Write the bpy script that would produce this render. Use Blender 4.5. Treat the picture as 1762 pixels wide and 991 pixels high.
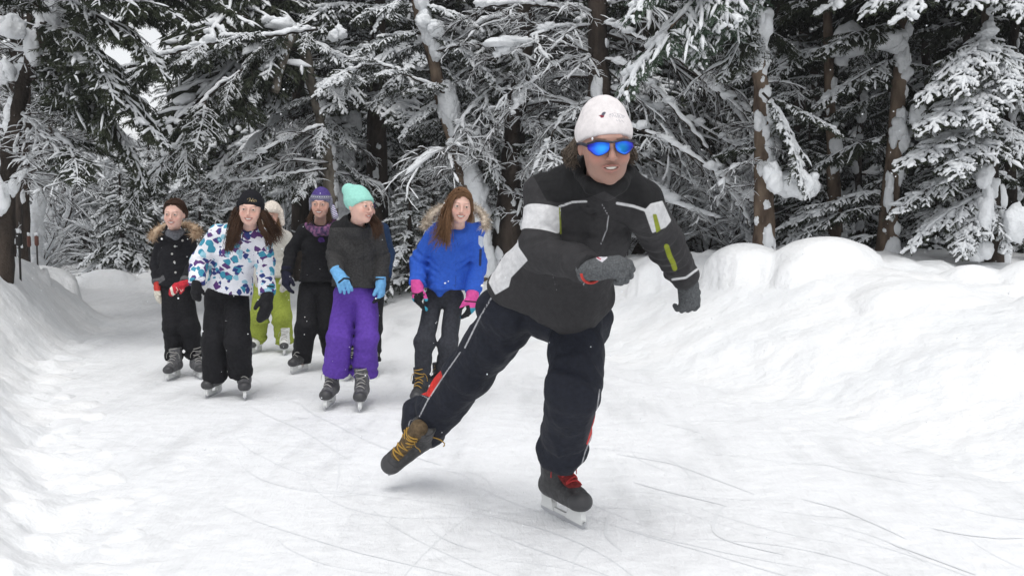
import bpy, math, random
import numpy as np
from mathutils import Vector, Matrix

for o in list(bpy.data.objects): bpy.data.objects.remove(o)
S = bpy.context.scene
C = S.collection
# ---------------------------------------------------------------- camera, world, sun, exposure
F_PX, PITCH, CAMZ = 1500.0, math.radians(4.4), 1.24
cd = bpy.data.cameras.new('camera'); cam = bpy.data.objects.new('camera', cd); C.objects.link(cam)
cam.location = (0, 0, CAMZ); cam.rotation_euler = (math.radians(90) - PITCH, 0, 0)
cd.lens = F_PX / 1762 * 36; cd.sensor_width = 36; cd.clip_end = 900; cd.clip_start = 0.05
S.camera = cam
w = bpy.data.worlds.new("World"); S.world = w; w.use_nodes = True
nt = w.node_tree; nt.nodes.clear()
sky = nt.nodes.new('ShaderNodeTexSky'); sky.sky_type = 'NISHITA'; sky.sun_disc = False
SUN_EL, SUN_ROT = math.radians(68), math.radians(178)
sky.sun_elevation = SUN_EL; sky.sun_rotation = SUN_ROT; sky.dust_density = 1.5; sky.air_density = 1
hs = nt.nodes.new('ShaderNodeHueSaturation'); hs.inputs['Saturation'].default_value = 0.10
hs.inputs['Value'].default_value = 1.0
bg = nt.nodes.new('ShaderNodeBackground'); bg.inputs['Strength'].default_value = 0.15
wo = nt.nodes.new('ShaderNodeOutputWorld')
nt.links.new(sky.outputs[0], hs.inputs['Color']); nt.links.new(hs.outputs[0], bg.inputs['Color']); nt.links.new(bg.outputs[0], wo.inputs[0])
sd = bpy.data.lights.new('sun', 'SUN'); sd.energy = 1.0; sd.angle = math.radians(40); sd.color = (1, .985, .96)
sun = bpy.data.objects.new('sun', sd); C.objects.link(sun)
_d = Vector((math.sin(SUN_ROT) * math.cos(SUN_EL), math.cos(SUN_ROT) * math.cos(SUN_EL), math.sin(SUN_EL)))
sun.rotation_euler = _d.to_track_quat('Z', 'Y').to_euler(); sun.location = (0, 0, 20)
S.view_settings.view_transform = 'Standard'; S.view_settings.look = 'None'
S.view_settings.exposure = 0.40; S.view_settings.gamma = 1.0
S.render.engine = 'CYCLES'
try:
    S.cycles.max_bounces = 6; S.cycles.diffuse_bounces = 4; S.cycles.use_denoising = True
except Exception: pass

cp, sp = math.cos(PITCH), math.sin(PITCH)
def P(px, py, Y):
    """the world point that lies at depth Y behind a place of the photograph"""
    dx = (px - 881) / F_PX; dy = -(py - 495.5) / F_PX
    d = np.array([dx, cp + dy * sp, -sp + dy * cp])
    return np.array([0, 0, CAMZ]) + d * (Y / d[1])

# ---------------------------------------------------------------- helpers
def hash3(ix, iy, iz, seed):
    n = (ix * 374761393 + iy * 668265263 + iz * 2147483647 + seed * 1274126177) & 0x7fffffff
    n = ((n ^ (n >> 13)) * 1274126177) & 0x7fffffff
    n = ((n ^ (n >> 16)) * 668265263) & 0x7fffffff
    return ((n >> 8) & 0xffff) / 65535.0
def vnoise(p, scale=1.0, seed=0):
    p = np.asarray(p, float) * scale + 1000.0
    i = np.floor(p).astype(np.int64); f = p - i; f = f * f * (3 - 2 * f)
    r = 0
    for a in (0, 1):
        for b in (0, 1):
            for c in (0, 1):
                wgt = (f[..., 0] if a else 1 - f[..., 0]) * (f[..., 1] if b else 1 - f[..., 1]) * (f[..., 2] if c else 1 - f[..., 2])
                r = r + wgt * hash3(i[..., 0] + a, i[..., 1] + b, i[..., 2] + c, seed)
    return r * 2 - 1
def fnoise(p, scale, seed=0, oct=3):
    return sum(vnoise(p, scale * 2 ** k, seed + k) / 2 ** k for k in range(oct))
def sstep(x, a=0, b=1):
    t = np.clip((x - a) / (b - a), 0, 1); return t * t * (3 - 2 * t)
def unit(v):
    v = np.asarray(v, float); return v / (np.linalg.norm(v) + 1e-12)

class Acc:
    """collects faces of one mesh"""
    def __init__(s): s.V = []; s.T = []; s.Q = []; s.n = 0
    def add(s, V, T=None, Q=None, m=0):
        if T is not None and len(T): T = np.asarray(T); s.T.append(np.c_[T + s.n, np.full(len(T), m)])
        if Q is not None and len(Q): Q = np.asarray(Q); s.Q.append(np.c_[Q + s.n, np.full(len(Q), m)])
        s.V.append(np.asarray(V, float)); s.n += len(V)
    def merge(s, o, M=None):
        V, T, Q = o.arrays()
        if M is not None: V = V @ M[:3, :3].T + M[:3, 3]
        s.V.append(V)
        if len(T): T = T.copy(); T[:, :3] += s.n; s.T.append(T)
        if len(Q): Q = Q.copy(); Q[:, :4] += s.n; s.Q.append(Q)
        s.n += len(V)
    def arrays(s):
        V = np.concatenate(s.V) if s.V else np.zeros((0, 3))
        T = np.concatenate(s.T) if s.T else np.zeros((0, 4), int)
        Q = np.concatenate(s.Q) if s.Q else np.zeros((0, 5), int)
        return V, T, Q
def mkmesh(name, V, T, Q, mats, smooth=True, attrs=None):
    me = bpy.data.meshes.new(name)
    nT, nQ = len(T), len(Q)
    me.vertices.add(len(V)); me.vertices.foreach_set('co', np.asarray(V, np.float32).ravel())
    me.loops.add(nT * 3 + nQ * 4); me.polygons.add(nT + nQ)
    loops = np.concatenate([T[:, :3].ravel() if nT else np.zeros(0, int), Q[:, :4].ravel() if nQ else np.zeros(0, int)]).astype(np.int32)
    me.loops.foreach_set('vertex_index', loops)
    ls = np.concatenate([np.arange(nT) * 3, nT * 3 + np.arange(nQ) * 4]).astype(np.int32)
    me.polygons.foreach_set('loop_start', ls)
    mi = np.concatenate([T[:, 3] if nT and T.shape[1] > 3 else np.zeros(nT, int), Q[:, 4] if nQ and Q.shape[1] > 4 else np.zeros(nQ, int)]).astype(np.int32)
    me.polygons.foreach_set('material_index', mi)
    me.polygons.foreach_set('use_smooth', np.full(nT + nQ, smooth))
    for m in mats: me.materials.append(m)
    if attrs:
        for k, a in attrs.items():
            at = me.attributes.new(k, 'FLOAT', 'POINT'); at.data.foreach_set('value', np.asarray(a, np.float32))
    me.update(calc_edges=True); me.validate()
    return me
def link(name, me, parent=None, loc=None, **props):
    o = bpy.data.objects.new(name, me); C.objects.link(o)
    if parent is not None: o.parent = parent
    if loc is not None: o.location = loc
    for k, v in props.items(): o[k] = v
    return o
def thing(name, label, cat, loc=(0, 0, 0), group=None):
    o = link(name, None, None, loc, label=label, category=cat)
    if group: o['group'] = group
    return o
def accobj(name, acc, mats, parent=None, loc=None, smooth=True, origin=None, **props):
    V, T, Q = acc.arrays()
    if origin is not None: V = V - np.asarray(origin)
    return link(name, mkmesh(name, V, T, Q, mats, smooth), parent, loc, **props)

def tube(acc, pts, rad, sides=6, m=0, cap=True, rng=None, rough=0.0, flat=None):
    pts = np.asarray(pts, float); n = len(pts); rad = np.broadcast_to(np.asarray(rad, float), (n,))
    t = np.gradient(pts, axis=0); t /= np.linalg.norm(t, axis=1)[:, None] + 1e-12
    ref = np.array([0, 0, 1.0]) if abs(t[:, 2]).mean() < .8 else np.array([0, 1.0, 0])
    a = np.cross(t, ref); a /= np.linalg.norm(a, axis=1)[:, None] + 1e-12
    b = np.cross(a, t)
    th = np.arange(sides) / sides * 2 * math.pi
    R = rad[:, None] * np.ones((1, sides))
    if rough and rng is not None: R = R * (1 + rough * rng.uniform(-1, 1, R.shape))
    fl = 1.0 if flat is None else flat
    V = pts[:, None] + a[:, None] * (R * np.cos(th))[..., None] + b[:, None] * (R * fl * np.sin(th))[..., None]
    V = V.reshape(-1, 3)
    i = np.arange(n - 1)[:, None] * sides; j = np.arange(sides)[None]; j2 = (j + 1) % sides
    Q = np.stack([i + j, i + sides + j, i + sides + j2, i + j2], -1).reshape(-1, 4)
    T = None
    if cap:
        V = np.r_[V, pts[:1], pts[-1:]]; k = n * sides
        jj = np.arange(sides); T = np.r_[np.c_[np.full(sides, k), jj, (jj + 1) % sides], np.c_[np.full(sides, k + 1), (n - 1) * sides + (jj + 1) % sides, (n - 1) * sides + jj]]
    acc.add(V, T, Q, m)
SNOWRING = np.array([(-1, -.05), (-.85, .55), (-.3, .95), (.3, .95), (.85, .55), (1, -.05)])
def snowtube(acc, pts, wid, hgt, rng, m=2, lift=0.0, full=False, rough=.18):
    """snow lying on a branch: rounded on top, flat beneath"""
    pts = np.asarray(pts, float); n = len(pts)
    t = np.gradient(pts, axis=0); t /= np.linalg.norm(t, axis=1)[:, None] + 1e-12
    a = np.cross(t, [0, 0, 1.0]); l = np.linalg.norm(a, axis=1)[:, None]; a = np.where(l > .15, a / (l + 1e-9), np.array([1.0, 0, 0]))
    up = np.array([0, 0, 1.0]) - t * t[:, 2:3]; lu = np.linalg.norm(up, axis=1)[:, None]; up = np.where(lu > .15, up / (lu + 1e-9), np.array([0, -1.0, 0]))
    wid = np.broadcast_to(wid, (n,)).copy(); hgt = np.broadcast_to(hgt, (n,)).copy()
    e = np.ones(n); e[0] = .25; e[-1] = .25
    wid *= e; hgt *= e
    k = len(SNOWRING)
    r = 1 + rough * rng.uniform(-1, 1, (n, k))
    V = pts[:, None] + a[:, None] * (wid[:, None] * SNOWRING[:, 0] * r)[..., None] + up[:, None] * (lift + hgt[:, None] * (SNOWRING[:, 1]) * r)[..., None]
    V = V.reshape(-1, 3)
    i = np.arange(n - 1)[:, None] * k; j = np.arange(k)[None]; j2 = (j + 1) % k
    Q = np.stack([i + j, i + j2, i + k + j2, i + k + j], -1).reshape(-1, 4)
    j = np.arange(1, k - 1); T = np.r_[np.c_[np.zeros(k - 2, int), j + 1, j], np.c_[np.full(k - 2, (n - 1) * k), (n - 1) * k + j, (n - 1) * k + j + 1]]
    acc.add(V, T, Q, m)

ICO = None
ICO2 = None
def blob(acc, c, rad, rg, m=0, rough=.22, rot=None, lo=False):
    global ICO, ICO2
    if ICO is None:
        import bmesh
        bm = bmesh.new(); bmesh.ops.create_icosphere(bm, subdivisions=3, radius=1); bm.verts.ensure_lookup_table()
        ICO = (np.array([v.co[:] for v in bm.verts]), np.array([[v.index for v in f.verts] for f in bm.faces])); bm.free()
    if lo and ICO2 is None:
        import bmesh
        bm = bmesh.new(); bmesh.ops.create_icosphere(bm, subdivisions=2, radius=1); bm.verts.ensure_lookup_table()
        ICO2 = (np.array([v.co[:] for v in bm.verts]), np.array([[v.index for v in f.verts] for f in bm.faces])); bm.free()
    V, T = ICO2 if lo else ICO; off = rg.uniform(0, 50, 3)
    k = 1 + rough * 1.6 * vnoise(V + off, 1.7, 3) + rough * .6 * vnoise(V + off, 4.5, 4)
    W = V * k[:, None] * rad
    if rot is not None: W = W @ np.asarray(rot).T
    acc.add(W + c, T, None, m)
# ---------------------------------------------------------------- materials
def mat(name, col, rough=.8, spec=.3, noise=None, bump=None, sheen=0, ramp=None, metallic=0, coat=0):
    m = bpy.data.materials.new(name); m.use_nodes = True; t = m.node_tree; b = t.nodes['Principled BSDF']
    b.inputs['Base Color'].default_value = (*col, 1); b.inputs['Roughness'].default_value = rough
    b.inputs['Specular IOR Level'].default_value = spec; b.inputs['Metallic'].default_value = metallic
    if sheen: b.inputs['Sheen Weight'].default_value = sheen
    if coat: b.inputs['Coat Weight'].default_value = coat
    tc = t.nodes.new('ShaderNodeTexCoord')
    if noise:   # (scale, dark, light, detail)
        nz = t.nodes.new('ShaderNodeTexNoise'); nz.inputs['Scale'].default_value = noise[0]; nz.inputs['Detail'].default_value = 5
        mp = t.nodes.new('ShaderNodeMapping'); mp.inputs['Scale'].default_value = noise[3] if len(noise) > 3 else (1, 1, 1)
        t.links.new(tc.outputs['Object'], mp.inputs[0]); t.links.new(mp.outputs[0], nz.inputs['Vector'])
        cr = t.nodes.new('ShaderNodeValToRGB'); cr.color_ramp.elements[0].position = .35; cr.color_ramp.elements[1].position = .65
        cr.color_ramp.elements[0].color = (*noise[1], 1); cr.color_ramp.elements[1].color = (*noise[2], 1)
        t.links.new(nz.outputs[0], cr.inputs[0]); t.links.new(cr.outputs[0], b.inputs['Base Color'])
    if bump:    # list of (scale, strength, distance)
        prev = None
        for sc, st, di in bump:
            nz = t.nodes.new('ShaderNodeTexNoise'); nz.inputs['Scale'].default_value = sc; nz.inputs['Detail'].default_value = 4
            t.links.new(tc.outputs['Object'], nz.inputs['Vector'])
            bp = t.nodes.new('ShaderNodeBump'); bp.inputs['Strength'].default_value = st; bp.inputs['Distance'].default_value = di
            t.links.new(nz.outputs[0], bp.inputs['Height'])
            if prev: t.links.new(prev.outputs[0], bp.inputs['Normal'])
            prev = bp
        t.links.new(prev.outputs[0], b.inputs['Normal'])
    return m
M_snow = mat('tree_snow', (.80, .82, .84), .75, .15, bump=[(9, .5, .05), (40, .7, .015)])
M_ground = mat('ground_snow', (.86, .87, .885), .65, .25, noise=(1.5, (.83, .845, .86), (.88, .885, .89)), bump=[(3, .4, .11), (14, .42, .03), (70, .5, .006)])
M_bark = mat('dark_bark', (.05, .04, .035), .9, .15, noise=(6, (.018, .015, .013), (.075, .058, .047), (1, 1, .25)), bump=[(30, 1, .02)])
M_bark2 = mat('brown_bark', (.12, .09, .065), .9, .15, noise=(9, (.06, .042, .032), (.20, .15, .11), (1, 1, .35)), bump=[(40, .8, .01)])
M_bark3 = mat('grey_bark', (.16, .14, .12), .9, .15, noise=(9, (.09, .08, .065), (.26, .23, .19), (1, 1, .5)), bump=[(40, .8, .01)])
M_twig = mat('twig', (.045, .036, .03), .9, .1)
M_needle = mat('needles', (.05, .062, .04), .8, .15, noise=(3, (.020, .026, .018), (.060, .070, .044)))
M_needleG = mat('green_needles', (.05, .085, .06), .75, .2, noise=(5, (.035, .058, .040), (.085, .12, .082)))

# path: trodden snow over ice, scuffed by skates
def path_mat():
    m = mat('trodden_ice', (.8, .82, .84), .5, .35); t = m.node_tree; b = t.nodes['Principled BSDF']
    tc = t.nodes.new('ShaderNodeTexCoord')
    mp = t.nodes.new('ShaderNodeMapping'); mp.inputs['Rotation'].default_value = (0, 0, math.radians(-28)); mp.inputs['Scale'].default_value = (1, .22, 1)
    t.links.new(tc.outputs['Object'], mp.inputs[0])
    n1 = t.nodes.new('ShaderNodeTexNoise'); n1.inputs['Scale'].default_value = 3.2; n1.inputs['Detail'].default_value = 8; n1.inputs['Roughness'].default_value = .65
    t.links.new(mp.outputs[0], n1.inputs['Vector'])
    cr = t.nodes.new('ShaderNodeValToRGB'); e = cr.color_ramp.elements
    e[0].position = .28; e[0].color = (.76, .772, .785, 1); e[1].position = .50; e[1].color = (.86, .87, .885, 1)
    t.links.new(n1.outputs[0], cr.inputs[0]); t.links.new(cr.outputs[0], b.inputs['Base Color'])
    rr = t.nodes.new('ShaderNodeMapRange'); rr.inputs['From Min'].default_value = .3; rr.inputs['From Max'].default_value = .55
    rr.inputs['To Min'].default_value = .35; rr.inputs['To Max'].default_value = .7
    t.links.new(n1.outputs[0], rr.inputs[0]); t.links.new(rr.outputs[0], b.inputs['Roughness'])
    n2 = t.nodes.new('ShaderNodeTexNoise'); n2.inputs['Scale'].default_value = 9; n2.inputs['Detail'].default_value = 6
    t.links.new(tc.outputs['Object'], n2.inputs['Vector'])
    b1 = t.nodes.new('ShaderNodeBump'); b1.inputs['Strength'].default_value = .7; b1.inputs['Distance'].default_value = .06
    t.links.new(n1.outputs[0], b1.inputs['Height'])
    b2 = t.nodes.new('ShaderNodeBump'); b2.inputs['Strength'].default_value = .6; b2.inputs['Distance'].default_value = .03
    t.links.new(n2.outputs[0], b2.inputs['Height']); t.links.new(b1.outputs[0], b2.inputs['Normal']); t.links.new(b2.outputs[0], b.inputs['Normal'])
    return m
M_path = path_mat()

# ---------------------------------------------------------------- ground
RE = np.array([(4.6, -8), (3.4, 1), (2.5, 4), (1.75, 5.8), (0.9, 7.6), (-0.6, 10), (-2.4, 12.2), (-4.6, 14.2), (-9, 16.2), (-24, 20)])
LE = np.array([(-.4, -8), (-.9, 1), (-1.6, 3.04), (-2.8, 5.2), (-3.8, 7.0), (-4.35, 8.8), (-5.0, 11), (-6.7, 13.4), (-12, 15.0), (-24, 17.4)])
RH = np.array([.55, .6, .60, .60, .92, .74, .62, .40, .30, .3]); LH = np.array([.5, .6, .7, .8, .88, .9, .68, .42, .35, .35])
def segdist(X, Y, PL, val):
    D = np.full(X.shape, 1e9); Vv = np.zeros(X.shape)
    for k in range(len(PL) - 1):
        a, b = PL[k], PL[k + 1]; ab = b - a
        t = np.clip(((X - a[0]) * ab[0] + (Y - a[1]) * ab[1]) / (ab @ ab), 0, 1)
        d = np.hypot(X - a[0] - t * ab[0], Y - a[1] - t * ab[1])
        s = d < D; D = np.where(s, d, D); Vv = np.where(s, val[k] + (val[k + 1] - val[k]) * t, Vv)
    return D, Vv
def inpoly(X, Y, PG):
    r = np.zeros(X.shape, bool); n = len(PG)
    for k in range(n):
        (x1, y1), (x2, y2) = PG[k], PG[(k + 1) % n]
        c = ((y1 > Y) != (y2 > Y)) & (X < (x2 - x1) * (Y - y1) / (y2 - y1 + 1e-12) + x1); r ^= c
    return r
POLY = np.r_[RE, LE[::-1]]
#          x     y    rx   ry   top
MOUNDS = [(3.05, 8.45, .50, .50, 1.09), (2.36, 8.8, .40, .5, 1.02), (3.36, 7.2, .55, .5, .74), (3.72, 8.3, .26, .3, .86), (2.68, 8.15, .24, .26, .90), (1.7, 9.5, .4, .35, .86), (4.02, 7.6, .32, .3, .86), (4.50, 7.4, .42, .35, .92),
          (5.1, 7.6, .5, .4, .95), (-6.0, 9.6, .6, .9, .9), (-6.9, 12.6, .6, .6, .60), (-5.4, 16.3, .7, .4, .40),
          (-4.3, 15.9, .6, .5, .46), (-7.6, 16.4, .6, .4, .34)]
def ground(X, Y):
    dr, hr = segdist(X, Y, RE, RH); dl, hl = segdist(X, Y, LE, LH); ins = inpoly(X, Y, POLY)
    right = dr < dl
    p = np.stack([X, Y, 0 * X], -1)
    n1 = fnoise(p, .7, 3, 3); n2 = fnoise(p, 3.1, 9, 3); n3 = fnoise(p, 8.0, 19, 2)
    wr, wl = 2.5, 1.0
    br = hr * sstep(dr / wr) ** .85 * (1 - .06 * sstep(dr, wr, wr + 1.5)); bl = hl * sstep(dl / wl) * (1 - .15 * sstep(dl, wl, wl + 1.5))
    d = np.where(right, dr, dl); B = np.where(right, br, bl)
    d = np.where(ins, -d, d)
    out = sstep(d, 0, .5)
    B = B + out * (.06 * n1 + .014 * n2 + .05 * np.abs(n2) * sstep(d, 1.2, 2.2)) + sstep(d, 6, 30) * .6
    rough = np.where(right, .30 * sstep(d, -.5, .15), 0.75 * sstep(d, -1.4, .1)) * (1 - .75 * sstep(d, 1.0, 2.0)) * (1 - .6 * sstep(Y, 7, 10))
    B = B * (d > 0) + rough * (.050 * np.abs(n2) + .035 * n3)
    for (mx, my, rx, ry, top) in MOUNDS:
        q = ((X - mx) / rx) ** 2 + ((Y - my) / ry) ** 2
        wob = 1 + .14 * vnoise(np.stack([X, Y, 0 * X], -1), 4, 5) + .22 * n2 + .10 * n3
        z = top - .34 + .34 * np.sqrt(np.clip(1 - q * .92 * wob, 0, 1)) - .3 * sstep(q * wob, .9, 1.25)
        k = .07; hmix = np.clip(.5 + .5 * (z - B) / k, 0, 1); Bn = B * (1 - hmix) + z * hmix + k * hmix * (1 - hmix)
        B = np.where(q * wob < 1.25, Bn, B)
    B = B - .04 * sstep(-d, .05, .5)
    return B, d
def gz(x, y):
    B, d = ground(np.array([[float(x)]]), np.array([[float(y)]])); return max(float(B[0, 0]), 0.0)
ys = list(np.arange(-8, 1.4, .12)); y = 1.4
while y < 60: ys.append(y); y += max(.02, .0095 * y)
ys += [66, 75, 90, 120, 170, 260, 400]
ys = np.array(ys); us = np.linspace(-1, 1, 560); us = .75 * us + .25 * us ** 3
YY = np.repeat(ys[:, None], len(us), 1); XX = us[None] * (1.0 * np.maximum(YY, 1.5) + 2.5 + 4 * (YY < 1.5) * (1.5 - YY) / 9)
ZZ, DD = ground(XX, YY)
nr, nc = XX.shape
V = np.stack([XX, YY, ZZ], -1).reshape(-1, 3)
i = np.arange(nr - 1)[:, None] * nc; j = np.arange(nc - 1)[None]
Q = np.stack([i + j, i + j + 1, i + nc + j + 1, i + nc + j], -1).reshape(-1, 4)
link('snow_ground', mkmesh('snow_ground', V, np.zeros((0, 4), int), np.c_[Q, np.zeros(len(Q), int)], [M_ground]), kind='structure')
Dv = DD.ravel(); keep = (Dv[Q].max(1) < .12)
Qp = Q[keep]; used, inv = np.unique(Qp.ravel(), return_inverse=True)
def pathz(p, D): return .006 * fnoise(p * [1, 1, 0], 2.0, 31, 3) * sstep(-D, 0, .3) - .02 * sstep(D, 0, .1) + .012 * np.abs(fnoise(p * [1, 1, 0], 6.0, 41, 2)) * sstep(D, -1.2, 0)
Vp = V[used].copy(); Vp[:, 2] = pathz(Vp, Dv[used])
link('ice_path', mkmesh('ice_path', Vp, np.zeros((0, 4), int), np.c_[inv.reshape(-1, 4), np.zeros(len(Qp), int)], [M_path]), kind='structure')

# skate cuts as ribbons on the ice, groove shade put into their grey
M_cut_shade = mat('skate_cut_shade', (.815, .83, .845), .5, .3)
acc = Acc(); rg = np.random.default_rng(5)
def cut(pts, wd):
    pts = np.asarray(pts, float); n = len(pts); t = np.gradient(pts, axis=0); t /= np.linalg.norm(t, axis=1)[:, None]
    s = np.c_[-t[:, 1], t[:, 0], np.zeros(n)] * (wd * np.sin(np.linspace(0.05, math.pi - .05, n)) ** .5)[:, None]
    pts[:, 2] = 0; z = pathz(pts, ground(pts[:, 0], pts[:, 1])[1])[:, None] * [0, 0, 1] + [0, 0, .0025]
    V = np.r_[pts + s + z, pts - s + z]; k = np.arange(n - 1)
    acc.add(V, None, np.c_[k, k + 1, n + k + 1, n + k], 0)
def gpt(px, py):
    d = P(px, py, 1.0) - [0, 0, CAMZ]; return np.array([0, 0, CAMZ]) + d * (-CAMZ / d[2])
def spline(pts, n):
    pts = np.asarray(pts, float); m = len(pts)
    t = np.linspace(0, m - 1, n); i = np.clip(np.floor(t).astype(int), 0, m - 2); f = (t - i)[:, None]
    p0 = pts[np.maximum(i - 1, 0)]; p1 = pts[i]; p2 = pts[i + 1]; p3 = pts[np.minimum(i + 2, m - 1)]
    return .5 * (2 * p1 + (p2 - p0) * f + (2 * p0 - 5 * p1 + 4 * p2 - p3) * f ** 2 + (3 * p1 - p0 - 3 * p2 + p3) * f ** 3)
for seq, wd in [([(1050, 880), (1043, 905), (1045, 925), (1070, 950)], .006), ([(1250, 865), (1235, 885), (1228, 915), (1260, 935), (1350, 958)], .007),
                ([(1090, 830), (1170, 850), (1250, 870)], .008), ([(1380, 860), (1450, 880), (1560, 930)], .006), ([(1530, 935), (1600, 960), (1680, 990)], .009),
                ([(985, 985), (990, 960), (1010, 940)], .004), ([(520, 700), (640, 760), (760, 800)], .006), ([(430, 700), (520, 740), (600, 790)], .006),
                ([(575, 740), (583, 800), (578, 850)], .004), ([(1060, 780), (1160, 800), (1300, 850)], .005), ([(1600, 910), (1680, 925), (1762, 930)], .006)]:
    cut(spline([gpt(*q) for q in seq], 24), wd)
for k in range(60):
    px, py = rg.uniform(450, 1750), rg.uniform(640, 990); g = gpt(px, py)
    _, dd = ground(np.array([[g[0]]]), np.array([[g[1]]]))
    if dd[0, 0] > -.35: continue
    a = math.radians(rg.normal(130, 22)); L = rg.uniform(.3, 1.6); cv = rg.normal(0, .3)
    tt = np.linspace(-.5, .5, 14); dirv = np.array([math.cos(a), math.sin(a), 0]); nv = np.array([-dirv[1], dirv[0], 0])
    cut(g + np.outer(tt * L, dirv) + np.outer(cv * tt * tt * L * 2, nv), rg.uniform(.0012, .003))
accobj('skate_track_shade', acc, [M_cut_shade], smooth=False, kind='stuff')
# ---------------------------------------------------------------- branches (local frame: root at 0, grows along +X, Z up)
TM = [M_bark, M_needle, M_snow, M_twig]
TMG = [M_bark2, M_needleG, M_snow, M_twig]
def needles(acc, pts, rg, n, ln, wd, hang=.5, m=1):
    """small needle sprays round a twig"""
    pts = np.asarray(pts); k = len(pts) - 1
    u = rg.uniform(.05, 1, n) * k; i = np.minimum(u.astype(int), k - 1); f = (u - i)[:, None]
    p = pts[i] * (1 - f) + pts[i + 1] * f
    t = pts[i + 1] - pts[i]; t /= np.linalg.norm(t, axis=1)[:, None] + 1e-9
    r = rg.normal(0, 1, (n, 3)); r[:, 2] = -np.abs(r[:, 2]) * .8 * (rg.random(n) < .8) - hang * .5
    r /= np.linalg.norm(r, axis=1)[:, None]
    d = t * .7 + r; d /= np.linalg.norm(d, axis=1)[:, None]
    L = ln * rg.uniform(.6, 1.3, n)[:, None]
    s = np.cross(d, rg.normal(0, 1, (n, 3))); s /= np.linalg.norm(s, axis=1)[:, None] + 1e-9; s *= wd * rg.uniform(.6, 1.3, n)[:, None]
    V = np.stack([p, p + d * L * .5 + s, p + d * L, p + d * L * .5 - s], 1).reshape(-1, 3)
    b = np.arange(n)[:, None] * 4
    acc.add(V, None, np.c_[b, b + 1, b + 2, b + 3], m)
def make_bough(seed, L=2.0, detail=2, snow=1.0, droop=.35, dense=1.0, nl=.045, nw=.007):
    rg = np.random.default_rng(seed); acc = Acc()
    n = 14; t = np.linspace(0, 1, n); ph = rg.uniform(0, 6, 4)
    main = np.c_[t * L, L * .04 * np.sin(t * 4 + ph[0]) * t, L * (.10 * t - droop * t ** 2) + .03 * L * np.sin(t * 5 + ph[1]) * t]
    def at(u, path): k = np.clip(u, 0, 1) * (len(path) - 1); i = int(min(k, len(path) - 2)); return path[i] + (path[i + 1] - path[i]) * (k - i), unit(path[i + 1] - path[i])
    tube(acc, main, (.020 * (1 - t) + .003) * L / 2, 5, 0)
    if detail >= 1:
        s0 = .15
        while s0 < .9:      # snow lies in runs with gaps
            e0 = min(.98, s0 + rg.uniform(.12, .35)); nn = max(4, int((e0 - s0) * 24)); uu = np.linspace(s0, e0, nn)
            pp = np.array([at(u, main)[0] for u in uu])
            wv = (.028 + .02 * rg.random(nn)) * snow * (1.15 - .6 * uu)
            snowtube(acc, pp, wv, wv * rg.uniform(.8, 1.2), rg, lift=.008)
            s0 = e0 + rg.uniform(.0, .06)
    s = .10; step = (.040 if detail == 2 else .045) / dense
    while s < .99:
        for side in (-1, 1):
            if rg.random() < .08: continue
            p0, tt = at(s, main)
            l = L * .36 * (min(1, s * 3.0) * (1 - s) ** .75 + .10) * rg.uniform(.6, 1.2)
            an = math.radians(rg.uniform(42, 68)) * side
            c, sn = math.cos(an), math.sin(an); d = np.array([tt[0] * c - sn, tt[0] * sn + c * 0 + sn * 0, tt[2] * .5]); d[1] = sn; d[0] = c * tt[0]
            d = unit(d); m_ = 6 if detail == 2 else 5; u = np.linspace(0, 1, m_)[:, None]
            dr = rg.uniform(.15, .45)
            bend = rg.normal(0, .22); tw = p0 + d * u * l + np.array([.25 * l, 0, 0]) * u ** 2 + np.cross(d, [0, 0, 1.0]) * bend * l * u ** 2 + np.array([0, 0, rg.normal(.02, .10) * l]) * u + np.array([0, 0, -dr * l]) * u ** 1.7 + rg.normal(0, .008, (m_, 3)) * u
            tube(acc, tw, .004 * (1 - u[:, 0]) + .0015, 3, 3, cap=False)
            needles(acc, tw, rg, int(l * (110 if detail == 2 else 80) * dense) + 4, nl, nw)
            if rg.random() < (.60 if detail == 2 else .50) * min(1, snow * .5 + .5):
                f0 = 0 if rg.random() < .6 else int(rg.integers(0, 2)); f1 = m_ if rg.random() < .6 else m_ - int(rg.integers(0, 2))
                seg = tw[f0:f1]; nn = len(seg)
                if nn >= 3:
                    if nn < 9: seg = spline(seg, 9); nn = 9
                    wv = rg.uniform(.012, .027) * snow * (1.0 if detail == 2 else .9) * rg.uniform(.45, 1.55, nn)
                    snowtube(acc, seg, wv, wv * rg.uniform(.8, 1.35), rg, lift=.003, rough=.3)
            if detail == 2 and l > .14:
                q = .2
                while q < .92:
                    for sd in (-1, 1):
                        if rg.random() < .2: continue
                        p1, t1 = at(q, tw); a2 = math.radians(rg.uniform(40, 62)) * sd; c2, s2 = math.cos(a2), math.sin(a2)
                        d2 = unit([t1[0] * c2 - t1[1] * s2, t1[0] * s2 + t1[1] * c2, t1[2] - rg.uniform(.0, .35)])
                        l2 = l * .42 * (1 - q * .6) * rg.uniform(.6, 1.1); u2 = np.linspace(0, 1, 4)[:, None]
                        t2 = p1 + d2 * u2 * l2 + np.array([0, 0, -.25 * l2]) * u2 ** 2
                        needles(acc, t2, rg, int(l2 * 150 * dense) + 3, nl * .9, nw)
                        if rg.random() < .42 * snow: snowtube(acc, t2, rg.uniform(.010, .021) * snow, rg.uniform(.010, .024) * snow, rg, lift=.003, rough=.3)
                    q += .055 / l * .45 + .07
        s += step * rg.uniform(.6, 1.5)
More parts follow.
